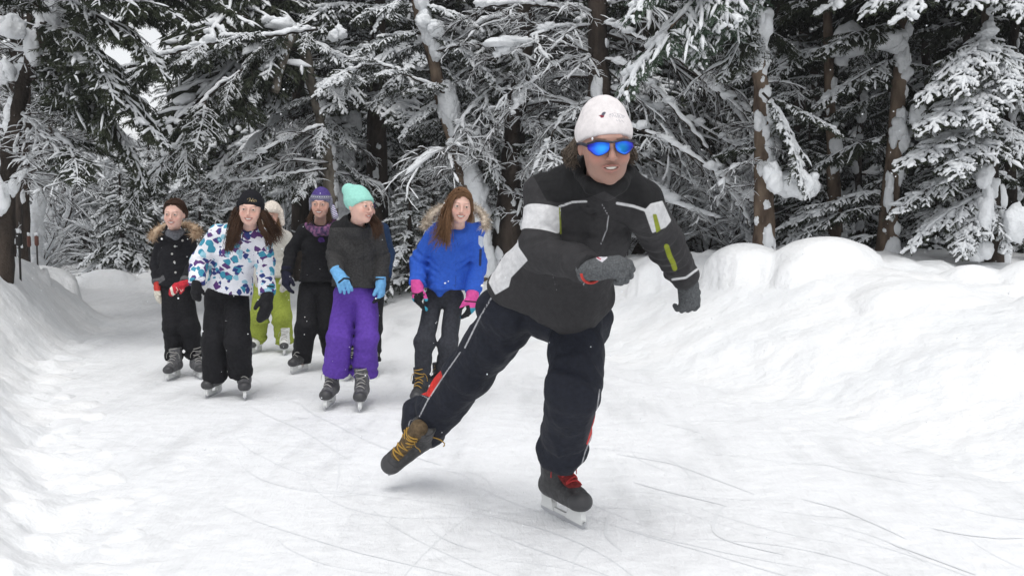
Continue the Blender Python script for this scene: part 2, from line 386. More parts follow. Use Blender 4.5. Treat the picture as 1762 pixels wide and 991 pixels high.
    for k in range(int((16 if detail == 2 else 9) * snow)):      # pillows resting across several twigs
        u = rg.uniform(.12, .92); p0, tt = at(u, main); wd = L * .22 * (min(1, u * 3) * (1 - u) ** .75 + .1); off = rg.normal(0, .55) * wd; z = -.28 * abs(off)
        a_ = rg.uniform(.030, .062) * (snow ** .5) * L / 2; ang = math.atan2(off, .6 * abs(off) + .05) + rg.normal(0, .4); c_, s_ = math.cos(ang), math.sin(ang)
        blob(acc, p0 + np.array([abs(off) * .7, off, z + a_ * .25]), (a_ * rg.uniform(1.1, 2.2), a_ * rg.uniform(.6, 1.0), a_ * rg.uniform(.45, .7)), rg, 2, .28, np.array([[c_, -s_, 0], [s_, c_, 0], [0, 0, 1.0]]), lo=True)
    return acc
def make_bare(seed, L=2.0, snow=1.0, depth=3, droop=.2, wide=1.0):
    rg = np.random.default_rng(seed); acc = Acc()
    def grow(p, d, l, r, dep):
        n = 8 if dep == depth else 6; pts = [p]; dd = d.copy()
        for k in range(n):
            dd = unit(dd + rg.normal(0, .16, 3) * [1, 1, .7] + [0, 0, -droop * (1.5 if dep == depth else 1.0) * k / n]); pts.append(pts[-1] + dd * l / n)
        pts = np.array(pts); rr = np.linspace(r, r * .35, len(pts)); tube(acc, pts, rr, 5 if dep == depth else 3, 3, cap=False)
        fine = spline(pts, 2 * len(pts) if dep >= 2 else len(pts))
        if dep >= 1 and abs(dd[2]) < .93:
            sg = 0; N = len(fine)
            while sg < N - 3:
                e = min(N, sg + int(rg.integers(5, 14))); nn = e - sg
                if nn > 3 and rg.random() < (.95 if dep >= 2 else .75):
                    rloc = r * (1 - .6 * sg / N); base_ = {depth: .034, depth - 1: .015}.get(dep, .005); hump = np.sin(np.linspace(.25, math.pi - .25, nn)) ** .6
                    wv = (rloc + base_ * rg.uniform(.7, 1.3)) * hump * snow * (wide if dep == depth else 1) * (1 + .2 * rg.uniform(-1, 1, nn))
                    snowtube(acc, fine[sg:e], wv, wv * rg.uniform(.7, 1.25) / (max(1, wide * .8) if dep == depth else 1), rg, lift=rloc * .5, rough=.22)
                sg = e + int(rg.random() < .4)
        if dep > 0:
            for q in np.linspace(.14, .96, 7 + 4 * (dep == depth)):
                k = int(q * (len(pts) - 1)); a = rg.uniform(.5, 1.0) * rg.choice([-1, 1]); t0 = unit(pts[min(k + 1, len(pts) - 1)] - pts[max(k - 1, 0)])
                side = unit(np.cross(t0, [0, 0, 1])); dn = unit(t0 * math.cos(a) + side * math.sin(a) + [0, 0, rg.normal(-.05, .25)])
                grow(pts[k], dn, l * rg.uniform(.35, .6) * (1.1 - q * .5), rr[k] * .6, dep - 1)
    grow(np.zeros(3), np.array([1, 0, .28]), L, .020, depth)
    return acc
def accmesh(name, a, mats, smooth=True): V, T, Q = a.arrays(); return mkmesh(name, V, T, Q, mats, smooth)
BOUGH = [accmesh('bough', make_bough(10 + k, droop=.22 + .06 * k, snow=1.05), TM) for k in range(5)]
HEAVY = [accmesh('heavy_bough', make_bough(30 + k, droop=.42, snow=1.45, dense=.95), TM) for k in range(4)]
DARKB = [accmesh('dark_bough', make_bough(50 + k, droop=.30, snow=.75, dense=1.3, nl=.075, nw=.0065), TM) for k in range(4)]
GREEN = [accmesh('green_bough', make_bough(70 + k, droop=.30, snow=.95, dense=1.25, nl=.045, nw=.005), TMG) for k in range(2)]
BARE = [accmesh('bare_bough', make_bare(90 + k, snow=1.05), TM) for k in range(5)]
BAREH = [accmesh('laden_bough', make_bare(110 + k, snow=1.1, droop=.16, wide=1.5), TM) for k in range(5)]
KIND = dict(b=BOUGH, h=HEAVY, d=DARKB, g=GREEN, r=BARE, w=BAREH)
rgb_ = np.random.default_rng(77)
def branch(tree, kind, base, tip, k=None, sub=None):
    """one branch of a tree, from its root at the trunk to its tip"""
    base = np.array(base, float); tip = np.array(tip, float)
    me = KIND[kind][int(rgb_.integers(len(KIND[kind]))) if k is None else k]
    v = tip - base; L = np.linalg.norm(v)
    lt = 2.0
    # the mesh itself droops: aim so that its own tip lands on the wanted tip
    co = getattr(branch, 'cache', {}); branch.cache = co
    if me.name not in co:
        a = np.zeros(len(me.vertices) * 3); me.vertices.foreach_get('co', a); a = a.reshape(-1, 3); r = np.linalg.norm(a, axis=1); co[me.name] = a[np.argmax(r)]
    mt = co[me.name]; s = L / np.linalg.norm(mt)
    # yaw then pitch about the side axis, so that snow stays on top
    yaw = math.atan2(v[1], v[0]); pm = math.atan2(mt[2], mt[0]); pv = math.atan2(v[2], math.hypot(v[0], v[1]))
    R = Matrix.Rotation(yaw, 4, 'Z') @ Matrix.Rotation(-(pv - pm), 4, 'Y')
    o = bpy.data.objects.new('branch', me); C.objects.link(o); o.parent = tree
    o.matrix_local = Matrix.Translation(Vector(base) - tree.location) @ R @ Matrix.Diagonal((s, s * (.8 + .4 * rgb_.random()), s, 1))
    return o

def trunkmesh(acc, pts, rad, rg, sides=12, rough=.05):
    pts = spline(pts, max(12, len(pts) * 6)); r = np.interp(np.linspace(0, 1, len(pts)), np.linspace(0, 1, len(rad)), rad)
    pts = pts + rg.normal(0, .006, pts.shape) * [1, 1, 0]
    tube(acc, pts, r, sides, 0, rng=rg, rough=rough); return pts, r
def stuck_snow(acc, pts, r, rg, n, side=(0.6, -0.8, 0), size=.06, spread=.9, m=0):
    """lumps of snow caught on bark"""
    L = len(pts) - 1
    for _ in range(n):
        u = rg.uniform(.02, .98) * L; i = int(u); p = pts[i] + (pts[i + 1] - pts[i]) * (u - i); rr = r[i]
        a = math.atan2(side[1], side[0]) + rg.normal(0, spread); d = np.array([math.cos(a), math.sin(a), 0])
        s = size * rg.uniform(.35, 1.2); h = s * rg.uniform(1, 2.4)
        blob(acc, p + d * rr * .85, (s * .9, s * .8, h), rg, m)
def line_snow(acc, pts, r, rg, a, b, wd, side=(1, -.2, .3), m=0):
    """a thick seam of snow lying along the upper side of a leaning trunk"""
    n = len(pts); i0, i1 = int(a * (n - 1)), int(b * (n - 1)) + 1; sdv = unit(side)
    q = spline(pts[i0:i1], (i1 - i0) * 4); rr = np.interp(np.linspace(0, 1, len(q)), np.linspace(0, 1, i1 - i0), r[i0:i1])
    for k in range(0, len(q), 1):
        if rg.random() < .06: continue
        w_ = wd * rg.uniform(.6, 1.15) * (1 + .3 * math.sin(k * .9)); blob(acc, q[k] + sdv * (rr[k] * .8 + w_ * .2) + rg.normal(0, .01, 3), (w_, w_, w_ * 1.6), rg, m, .2)

def auto_branches(tree, pts, rg, zmin, zmax, n, kinds, lmin, lmax, dz=(-.35, .15), az=None):
    P_ = np.asarray(pts)
    for k in range(n):
        z = zmin + (zmax - zmin) * (k + rg.uniform(-.4, .4)) / n; z = max(z, zmin)
        i = np.argmin(abs(P_[:, 2] - z)); p = P_[i]
        a = rg.uniform(0, 2 * math.pi) if az is None else math.radians(rg.uniform(*az)); l = rg.uniform(lmin, lmax)
        branch(tree, kinds[int(rg.integers(len(kinds)))], p, p + np.array([math.cos(a) * l, math.sin(a) * l, l * rg.uniform(*dz)]))

# ---------------------------------------------------------------- the trees near the path
HD = 1
def hero(name, label, px_pts, dia, bark, seed, group=None, snowy=6, ssize=.05, above=9.0, sides=12, auto=None, seam=None, sdir=(.6, -.8, 0), name2='trunk'):
    """px_pts: (px, py, depth) from the foot up; continued straight up to `above` metres unless None"""
    rg = np.random.default_rng(seed)
    pts = [P(*q) for q in px_pts]; base = pts[0].copy(); g = gz(base[0], base[1])
    base[2] = g - .15; pts[0] = base
    if above:
        d = pts[-1] - pts[-2]; d = d / max(d[2], .1); pts.append(pts[-1] + d * (above - pts[-1][2]) * [.5, .5, 1])
    rad = np.linspace(dia / 2, dia / 2 * (.45 if above else .5), len(pts)); rad[0] *= 1.25
    t = thing(name, label, 'tree', (base[0], base[1], g), group)
    a = Acc(); tp, tr = trunkmesh(a, pts, rad, rg, sides); accobj('trunk', a, [bark], t, origin=t.location)
    if snowy or seam:
        a = Acc()
        if snowy: stuck_snow(a, tp[tp[:, 2] < 5], tr, rg, snowy, size=ssize, side=sdir)
        if seam:
            for sm in seam: line_snow(a, tp, tr, rg, *sm)
        accobj('caught_snow', a, [M_snow], t, origin=t.location, kind='stuff')
    if auto:
        for au in auto:
            au = list(au)
            if len(au) == 6: au.append((-.35, .15))
            if len(au) == 7 and au[1] <= 4.5: au.append((-30, 210))
            auto_branches(t, tp, rg, *au)
    return t, tp
T = {}
T['tall'], tp = hero('pine_tree', 'tall dark pine trunk rising behind the white-hatted skater', [(1030, 470, 11), (1031, 200, 11), (1028, 0, 11)], .37, M_bark, 1, snowy=14, ssize=.07,
    auto=[(2.2, 5.5, 9, 'wrb', 1.2, 2.2, (-.5, .1), (-5, 185)), (5.5, 9, 12, 'bd', 1.5, 2.2)], sdir=(.2, -1, 0))
T['lean'], tp = hero('pine_tree', 'thick dark pine trunk with snow specks between the blue jacket and the front skater', [(868, 440, 12), (885, 240, 12), (905, 40, 12)], .37, M_bark, 2, snowy=16, ssize=.06,
    auto=[(1.4, 5.5, 16, 'rwr', 1.0, 2.2, (-.5, .1)), (5.5, 9, 10, 'bd', 1.5, 2.2)], sdir=(0, -1, 0))
T['mid'], tp = hero('pine_tree', 'broad dark pine trunk right behind the mint hat', [(648, 420, 14.5), (648, 250, 14.5), (650, 60, 14.5)], .40, M_bark, 3, snowy=8,
    auto=[(2.9, 6, 14, 'bhb', 1.4, 2.4), (6, 10, 12, 'bd', 1.5, 2.4)])
T['back'], tp = hero('pine_tree', 'dark pine trunk behind the woman in the purple knit hat', [(516, 420, 15), (515, 270, 15), (512, 60, 15)], .30, M_bark, 4, snowy=10,
    auto=[(2.7, 6, 14, 'bbr', 1.4, 2.4), (6, 10, 12, 'bd', 1.5, 2.4)])
T['birch'], tp = hero('bent_tree', 'slim grey tree bent over to the left by snow above the purple knit hat', [(572, 400, 13.68), (568, 300, 13.56), (556, 215, 13.44), (538, 150, 13.20), (515, 60, 12.96), (490, 90, 12.72), (472, 160, 12.60)], .235, M_bark3, 5,
    snowy=5, above=None, seam=[(.12, .50, .040, (1, -.4, .2)), (.5, .98, .03, (.5, -.2, .9))], auto=[(1.9, 2.9, 16, 'wrb', .5, 1.2, (-1.2, -.3))])
T['stump'], tp = hero('broken_tree', 'broken leaning trunk plastered completely white with snow, left of the mint hat', [(592, 400, 14.27), (594, 315, 14.27), (602, 240, 14.27), (612, 212, 14.27)], .23, M_bark3, 6,
    snowy=30, ssize=.08, above=None, seam=[(.05, 1, .085, (0, -1, .2)), (.05, .98, .07, (-.6, -.8, .2)), (.05, .98, .07, (.6, -.8, .2))])
T['slant'], tp = hero('leaning_tree', 'leaning reddish-brown trunk with a thick white seam of snow, above the blue jacket', [(832, 440, 11.87), (812, 350, 11.76), (785, 250, 11.76), (762, 180, 11.65), (742, 90, 11.54), (720, 20, 11.42), (704, -60, 11.31)], .23, M_bark2, 7,
    snowy=12, ssize=.05, above=None, seam=[(.05, .56, .095, (1, -.5, .35)), (.68, .82, .08, (.6, -.5, .3)), (.86, .98, .06, (.6, -.5, .3))], auto=[(2.0, 3.8, 18, 'hbrh', .5, 1.0, (-.9, -.2), (10, 170))])
T['right'], tp8 = hero('spruce_tree', 'straight dark brown trunk standing on the bank, left of the big round snow mound', [(1316, 432, 9.2), (1312, 250, 9.2), (1306, 100, 9.2), (1304, 0, 9.2)], .20, M_bark2, 8,
    snowy=34, ssize=.062, auto=[(1.6, 3.6, 9, 'bwd', .5, 1.1, (-.6, -.1)), (3.6, 6, 12, 'dbd', 1.2, 2.0, (-.4, .1)), (6, 10, 10, 'd', 1.5, 2.2)], sdir=(.5, -.8, 0))
T['r2'], tp = hero('spruce_tree', 'slim brown trunk rising directly behind the tallest round snow mound', [(1437, 470, 10.2), (1433, 250, 10.2), (1425, 60, 10.2)], .165, M_bark2, 9,
    snowy=26, ssize=.06, auto=[(1.5, 3.6, 12, 'bhd', .6, 1.2, (-.6, -.1)), (3.6, 6, 12, 'dbd', 1.2, 2.0)])
T['r3'], tp = hero('spruce_tree', 'brown trunk with large clots of snow above the dip in the snow bank', [(1522, 495, 9.6), (1535, 300, 9.6), (1548, 120, 9.6), (1552, 0, 9.6)], .20, M_bark2, 10,
    snowy=30, ssize=.075, auto=[(1.0, 3.6, 14, 'bdhb', .6, 1.3, (-.7, -.2)), (3.6, 6, 12, 'dbd', 1.2, 2.0)])
for k, (px, Y, dm) in enumerate([(1378, 13, .22), (1480, 11.5, .10), (1600, 12, .16), (1655, 10.8, .12), (1690, 13.5, .2), (1745, 10.6, .14), (1400, 16, .2), (1340, 12, .08), (1570, 15, .25), (1790, 9.5, .2), (1850, 11, .25), (1920, 9, .2)]):
    lb = ['dark trunk deep in the wood just right of the bank-top trunk', 'very thin snow-plastered stem between the mound and the clotted trunk', 'dark trunk in the shade behind the fingered spruce boughs',
          'thin shaded stem under the fingered spruce boughs', 'deep dark trunk low down at the right of the wood', 'snowy stem near the right edge of the photo', 'distant dark trunk behind the slim brown trunk', 'sapling-thin stem beside the bank-top trunk',
          'distant trunk in shade behind the clotted trunk', 'spruce trunk just at the right edge', 'spruce trunk off the right edge', 'spruce trunk far off the right edge'][k]
    T['rr%d' % k], tp = hero('spruce_tree', lb, [(px, 500, Y), (px + rgb_.uniform(-10, 10), 250, Y), (px + rgb_.uniform(-14, 14), 20, Y)], dm, M_bark, 20 + k, snowy=26 if k in (1, 5, 7) else 8, ssize=.06, group='dark trunks in the wood on the right',
        auto=[(.9, 3.4, 12, 'bdbh', .5, 1.2, (-.7, -.2)), (3.4, 7, 14, 'dbd', 1.2, 2.1)])
# left side
T['left'], tpl = hero('leaning_tree', 'dark trunk leaning right at the left edge with snow pillows on it', [(2, 440, 8.6), (10, 330, 8.6), (22, 230, 8.5), (45, 130, 8.5), (70, 60, 8.4), (95, -20, 8.3)], .17, M_bark, 40,
    snowy=10, ssize=.08, seam=[(.20, .26, .035, (-1, -.1, .6)), (.36, .42, .04, (-1, -.1, .6)), (.50, .56, .045, (-1, -.1, .6))], auto=[(1.6, 3.2, 8, 'rrw', .8, 1.6, (-.4, .2)), (3.2, 5, 8, 'dr', 1.2, 2.0)], above=7)
T['l2'], tp = hero('pine_tree', 'thin black trunk at the left behind the marker poles', [(42, 470, 13), (44, 300, 13), (50, 60, 13)], .12, M_bark, 41, snowy=8, auto=[(2, 6, 7, 'brr', .6, 1.2)])
T['l3'], tp = hero('leaning_tree', 'pale trunk coated white with snow, leaning behind the marker poles', [(62, 470, 13.5), (62, 400, 13.5), (72, 340, 13.5), (88, 280, 13.5)], .12, M_bark3, 42, snowy=10, above=None,
    seam=[(.05, 1, .075, (.1, -1, .2)), (.05, 1, .055, (.8, -.6, .3))])
for k, (px, Y, dm) in enumerate([(18, 14, .14), (30, 17, .13), (-30, 9.5, .2), (84, 22, .12), (-90, 12, .22), (108, 26, .14)]):
    T['ll%d' % k], tp = hero('pine_tree', ['dark straight trunk behind the leaning trunk at the left edge', 'dim trunk deep in the left wood', 'trunk just off the left edge', 'dim trunk right of the white leaning trunk', 'trunk further off the left edge', 'dim far trunk left of the far bushes'][k],
        [(px, 480, Y), (px + 2, 250, Y), (px + 6, 20, Y)], dm, M_bark, 50 + k, snowy=8, group='dark trunks in the wood on the left', auto=[(1.2, 4, 8, 'brbr', .6, 1.2), (4, 8, 8, 'bd', 1.2, 2.2)])
# placed boughs --------------------------------------------------------
DS = dict(birch=1.2, slant=1.12)
def pb(key, kind, a, b, k=None):
    f = DS.get(key, 1); return branch(T[key], kind, P(a[0], a[1], a[2] * f), P(b[0], b[1], a[2] * f - (a[2] - b[2])), k)
# green hemlock boughs hanging in from the upper right
for a, b, kd in [((1308, -90, 8.9), (1075, 175, 8.0), 'g'), ((1308, -60, 8.9), (1205, 120, 8.1), 'g'), ((1306, -120, 8.9), (1085, 40, 7.9), 'g'), ((1306, -150, 8.9), (1250, 60, 8.0), 'g'), ((1308, -90, 9.0), (1130, 100, 8.4), 'g'), ((1306, 20, 9.0), (1240, 150, 8.6), 'd')]: pb('right', kd, a, b)
for a, b, kd in [((1312, 160, 9), (1385, 350, 8.8), 'h'), ((1312, 60, 9), (1270, 150, 8.8), 'b'), ((1314, 250, 9.1), (1395, 310, 8.9), 'w')]: pb('right', kd, a, b)
LIMBM = [M_twig, M_twig, M_snow, M_twig]
def limb(key, pts, r0, wd, seed, twigs=5, kinds='r', f=1.0, gap=.15, tl=(.4, .9)):
    """a long snow-laden limb through given places, with its side branches"""
    rg = np.random.default_rng(seed); t = T[key]; P_ = np.array([P(a, b, c * f) for a, b, c in pts]); fine = spline(P_, 8 * len(P_)) + rg.normal(0, .006, (8 * len(P_), 3))
    a = Acc(); n = len(fine); tube(a, fine, np.linspace(r0, r0 * .35, n), 6, 0)
    for k in range(2):
        sg = 1
        while sg < n - 4:
            e = min(n, sg + int(rg.integers(8, 20))); q = spline(fine[sg:e], (e - sg) * 3); m_ = len(q); hump = np.sin(np.linspace(.2, math.pi - .2, m_)) ** .5
            if k == 0: wv = wd * rg.uniform(.8, 1.15) * hump * (1 + .25 * vnoise(q, 9, seed)) ; snowtube(a, q, wv, wv * rg.uniform(.6, .85), rg, lift=r0 * .4, rough=.10)
            sg = e + int(rg.random() < gap) * 2
    for k in range(int(n / 5)):       # extra pillows
        i = int(rg.integers(2, n - 2)); s_ = wd * rg.uniform(.6, 1.05); blob(a, fine[i] + [0, 0, r0 + s_ * .4], (s_ * 1.3, s_ * 1.1, s_ * .75), rg, 2, .2)
    accobj('branch', a, LIMBM, t, origin=t.location)
    for k in range(twigs):
        i = int((k + rg.uniform(.2, .9)) / twigs * (n - 3)); p = fine[i]; d = unit(fine[i + 2] - fine[i]); sgn = 1 if k % 2 else -1
        h = unit(np.cross(d, [0, 0, 1])) * sgn; l = rg.uniform(*tl); v = unit(d * rg.uniform(.5, 1) + h * .7 + [0, 0, -rg.uniform(.1, .8)])
        branch(t, kinds[int(rg.integers(len(kinds)))], p, p + v * l)
limb('tall', [(1040, 215, 10.8), (1095, 222, 10.5), (1150, 245, 10.2), (1215, 285, 10.0), (1262, 325, 9.9), (1300, 350, 9.8)], .022, .075, 1, 5, 'rrr')
limb('tall', [(1040, 40, 10.9), (1085, 60, 10.6), (1150, 92, 10.3), (1225, 150, 10.1), (1290, 195, 10.0)], .020, .070, 2, 4, 'rwr')
limb('tall', [(1040, 100, 10.9), (1100, 130, 10.6), (1170, 200, 10.4), (1240, 290, 10.2), (1290, 390, 10.1)], .020, .060, 3, 5, 'rrr')
limb('tall', [(1045, 150, 11), (1120, 185, 10.8), (1200, 215, 10.6), (1290, 270, 10.4)], .018, .065, 4, 4, 'rwr')
limb('tall', [(1040, 290, 11), (1100, 310, 10.7), (1160, 350, 10.5), (1238, 376, 10.2)], .016, .085, 5, 4, 'rrr')
limb('tall', [(1045, 240, 11.1), (1110, 270, 11.0), (1180, 310, 10.9), (1260, 370, 10.8), (1300, 430, 10.7)], .016, .055, 6, 4, 'rrr')
limb('tall', [(1045, 330, 11), (1100, 370, 10.8), (1150, 410, 10.7), (1190, 460, 10.6)], .014, .045, 7, 4, 'rr')
limb('tall', [(1045, 10, 11.1), (1120, 20, 10.9), (1200, 60, 10.8), (1290, 90, 10.6)], .018, .06, 8, 4, 'rbr')
limb('tall', [(1018, 22, 10.9), (960, 14, 10.6), (890, 8, 10.4), (820, 14, 10.3)], .022, .075, 9, 4, 'rwr')
limb('tall', [(1018, 45, 10.9), (955, 50, 10.6), (900, 70, 10.4), (850, 105, 10.3)], .018, .065, 10, 4, 'rwr')
limb('tall', [(1018, 95, 10.9), (960, 110, 10.7), (910, 150, 10.6), (880, 200, 10.5)], .016, .05, 11, 4, 'rr')
limb('tall', [(1018, 170, 10.9), (970, 200, 10.7), (940, 250, 10.6), (915, 300, 10.5)], .014, .035, 12, 4, 'rr')
limb('birch', [(545, 50, 10.8), (470, 62, 10.2), (380, 72, 9.8), (300, 92, 9.6), (235, 112, 9.5), (178, 142, 9.4)], .022, .070, 13, 10, 'bdb', 1.1, .25, (.6, 1.1))
limb('birch', [(420, 120, 10.6), (355, 170, 10.4), (318, 235, 10.2), (285, 272, 10.1), (235, 330, 10.0)], .018, .055, 14, 9, 'dbd', 1.1, .2, (.6, 1.1))
limb('birch', [(560, 215, 11.2), (520, 228, 11), (465, 255, 10.8), (400, 290, 10.6), (325, 340, 10.5)], .018, .060, 15, 8, 'brb', 1.1, .2, (.5, 1.0))
limb('birch', [(565, 290, 11.2), (500, 300, 11), (430, 310, 10.8), (350, 318, 10.7)], .014, .045, 16, 7, 'brb', 1.1)
limb('left', [(70, 60, 8.4), (95, 35, 8.4), (130, 16, 8.3), (190, 6, 8.2), (260, 12, 8.1)], .014, .035, 17, 5, 'drd')
limb('left', [(25, 210, 8.5), (60, 215, 8.5), (100, 235, 8.4), (130, 260, 8.3)], .012, .035, 18, 4, 'rd')
limb('slant', [(765, 160, 10.4), (700, 130, 10.1), (640, 110, 10.0), (590, 130, 9.9)], .014, .05, 19, 7, 'hbh', 1.1)
limb('slant', [(745, 90, 10.4), (800, 78, 10.2), (870, 84, 10.1), (930, 110, 10.0)], .014, .04, 20, 6, 'rbr', 1.1)
limb('lean', [(900, 120, 12), (850, 150, 11.7), (800, 200, 11.4), (770, 260, 11.3)], .016, .05, 21, 6, 'rr')
limb('lean', [(880, 260, 12), (920, 300, 11.7), (960, 350, 11.6), (985, 420, 11.5)], .014, .04, 22, 6, 'rr')
for a, b in [((1045, 120, 11), (1180, 330, 10.4)), ((1045, 60, 11.1), (1330, 260, 11.5)), ((1045, 160, 11.1), (1330, 330, 11.4)), ((1040, -20, 11), (1180, 130, 10.4))]: pb('tall', 'r', a, b)
for a, b, kd in [((880, 190, 12), (800, 250, 11.4), 'w'), ((880, 240, 12), (820, 300, 11.5), 'r'), ((890, 140, 12), (760, 160, 11.6), 'w'), ((880, 320, 12), (930, 400, 11.6), 'r'), ((878, 350, 12), (820, 400, 11.6), 'b'), ((880, 280, 12), (960, 330, 11.4), 'w')]: pb('lean', kd, a, b)
# sprays from the leaning trunk and sapling tops
for a, b, kd in [((740, 90, 10.3), (640, 190, 10.0), 'h'), ((730, 60, 10.3), (590, 110, 9.9), 'h'), ((760, 170, 10.4), (690, 240, 10.0), 'h'), ((735, 60, 10.3), (870, 170, 10.1), 'h'), ((745, 110, 10.3), (850, 230, 10.6), 'h'), ((720, 10, 10.2), (600, 40, 9.9), 'h'), ((720, 10, 10.2), (840, 60, 9.9), 'h'),
                 ((770, 200, 10.4), (860, 330, 10.0), 'b'), ((775, 215, 10.8), (660, 215, 10.8), 'b'), ((715, -20, 10.2), (640, 60, 9.9), 'h'), ((760, 150, 10.4), (830, 150, 10.0), 'w'), ((752, 130, 10.4), (560, 130, 10.2), 'b'), ((765, 160, 10.4), (700, 160, 9.9), 'b')]: pb('slant', kd, a, b)
for a, b, kd in [((545, 170, 11), (470, 200, 10.6), 'h'), ((538, 130, 11), (600, 200, 10.6), 'h'), ((520, 70, 10.8), (630, 150, 10.5), 'h'), ((560, 240, 11.2), (440, 260, 10.7), 'w'), ((565, 280, 11.2), (370, 340, 10.2), 'w'), ((515, 60, 10.8), (440, 140, 10.4), 'h'), ((555, 200, 11.2), (610, 260, 10.8), 'b'),
                 ((525, 90, 10.9), (175, 145, 9.6), 'h'), ((515, 65, 10.8), (400, 220, 10.2), 'b')]: pb('birch', kd, a, b)
# dark boughs sweeping down over the upper left
for a, b, kd in [((70, 60, 8.4), (290, 265, 8.2), 'd'), ((60, 90, 8.4), (250, 330, 8.4), 'd'), ((95, -20, 8.3), (330, 60, 8.0), 'd'), ((90, -10, 8.3), (300, 160, 8.0), 'd'), ((45, 130, 8.5), (190, 260, 8.4), 'd'), ((100, -60, 8.3), (420, 40, 8.2), 'd'), ((80, 30, 8.4), (210, 200, 8.0), 'd'), ((70, 40, 8.4), (180, 120, 7.9), 'd'),
                 ((30, 190, 8.5), (110, 330, 8.2), 'r'), ((30, 200, 8.5), (130, 250, 8.2), 'r'), ((95, -20, 8.3), (190, 40, 8.0), 'r')]: pb('left', kd, a, b)
for a, b, kd in [((512, 30, 15), (280, 250, 11.5), 'd'), ((512, 0, 15), (300, 120, 11.5), 'd'), ((512, 140, 15), (340, 240, 12.5), 'h'), ((512, -40, 15), (200, 60, 12), 'd'), ((512, 190, 15), (400, 290, 13), 'w')]: pb('back', kd, a, b)
for a, b, kd in [((650, 100, 14.5), (560, 200, 12.8), 'b'), ((650, 60, 14.5), (720, 170, 12.8), 'h'), ((648, 160, 14.5), (720, 230, 13), 'h'), ((648, 20, 14.5), (540, 60, 12.8), 'd')]: pb('mid', kd, a, b)

# the spruce at the right whose boughs hang like white fingers
T['finger'], tp = hero('spruce_tree', 'spruce on the right with drooping boughs like white fingers', [(1712, 480, 8.9), (1705, 250, 8.9), (1700, 0, 8.9)], .16, M_bark, 61, snowy=12, ssize=.08, auto=[(3.4, 6, 14, 'hd', 1.0, 1.8)])
for a, b in [((1703, 90, 8.9), (1590, 190, 8.2)), ((1703, 60, 8.9), (1650, 170, 8.0)), ((1703, 70, 8.9), (1745, 170, 8.1)), ((1705, 220, 8.9), (1555, 300, 8.3)), ((1705, 230, 8.9), (1640, 310, 8.1)), ((1703, 120, 8.9), (1690, 230, 8.0)), ((1705, 200, 8.9), (1780, 290, 8.3)), ((1708, 330, 8.9), (1560, 440, 8.5)), ((1710, 340, 8.9), (1650, 450, 8.3)),
             ((1712, 350, 8.9), (1740, 440, 8.4)), ((1702, -60, 8.9), (1480, 30, 8.2)), ((1702, -70, 8.9), (1560, 40, 8.0)), ((1702, -60, 8.9), (1680, 30, 8.0)), ((1702, -60, 8.9), (1760, 40, 8.1)), ((1702, -80, 8.9), (1420, 20, 8.3)), ((1704, 150, 8.9), (1600, 240, 8.1)), ((1708, 300, 8.9), (1520, 380, 8.6))]: pb('finger', 'h', a, b)
def snowlump(parent, px, py, Y, rad, seed, n=3):
    rg = np.random.default_rng(seed); a = Acc(); c = P(px, py, Y)
    for k in range(n): blob(a, c + rg.normal(0, .35, 3) * rad, np.array(rad) * rg.uniform(.6, 1.0), rg, 0, .25)
    accobj('snow_clot', a, [M_snow], parent, origin=parent.location, kind='stuff')
for key, px, py, Y, rad in [('right', 1350, 320, 8.95, (.22, .12, .13)), ('right', 1330, 300, 8.9, (.12, .1, .14)), ('right', 1385, 320, 8.9, (.1, .1, .14)), ('r2', 1460, 75, 10, (.18, .12, .16)), ('r2', 1425, 95, 10, (.2, .1, .06)), ('r2', 1445, 95, 10, (.14, .1, .12)),
                            ('r3', 1545, 70, 9.4, (.16, .12, .12)), ('r3', 1580, 200, 9.4, (.09, .08, .14)), ('r3', 1530, 345, 9.4, (.06, .05, .16)), ('finger', 1735, 410, 8.5, (.11, .09, .2)), ('finger', 1700, 300, 8.6, (.08, .08, .12)), ('finger', 1690, 380, 8.6, (.09, .08, .22)), ('finger', 1680, 430, 8.6, (.14, .1, .14)),
                            ('right', 1310, 40, 9.0, (.1, .1, .14)), ('right', 1307, 100, 9.0, (.06, .06, .12)), ('left', 28, 45, 8.3, (.13, .12, .11)), ('left', 8, 120, 8.3, (.11, .1, .1)), ('slant', 720, 42, 11.3, (.11, .1, .09)), ('slant', 745, 50, 11.3, (.12, .1, .09)), ('birch', 582, 60, 12.6, (.09, .08, .09)),
                            ('birch', 480, 45, 12.5, (.22, .12, .10)), ('birch', 275, 100, 11.6, (.2, .1, .09)), ('left', 140, 105, 8.1, (.18, .1, .07)), ('tall', 880, 70, 10.3, (.25, .12, .07)), ('finger', 1702, 60, 8.7, (.1, .1, .06))]:
    snowlump(T[key], px, py, Y, rad, int(px * 7 + py))

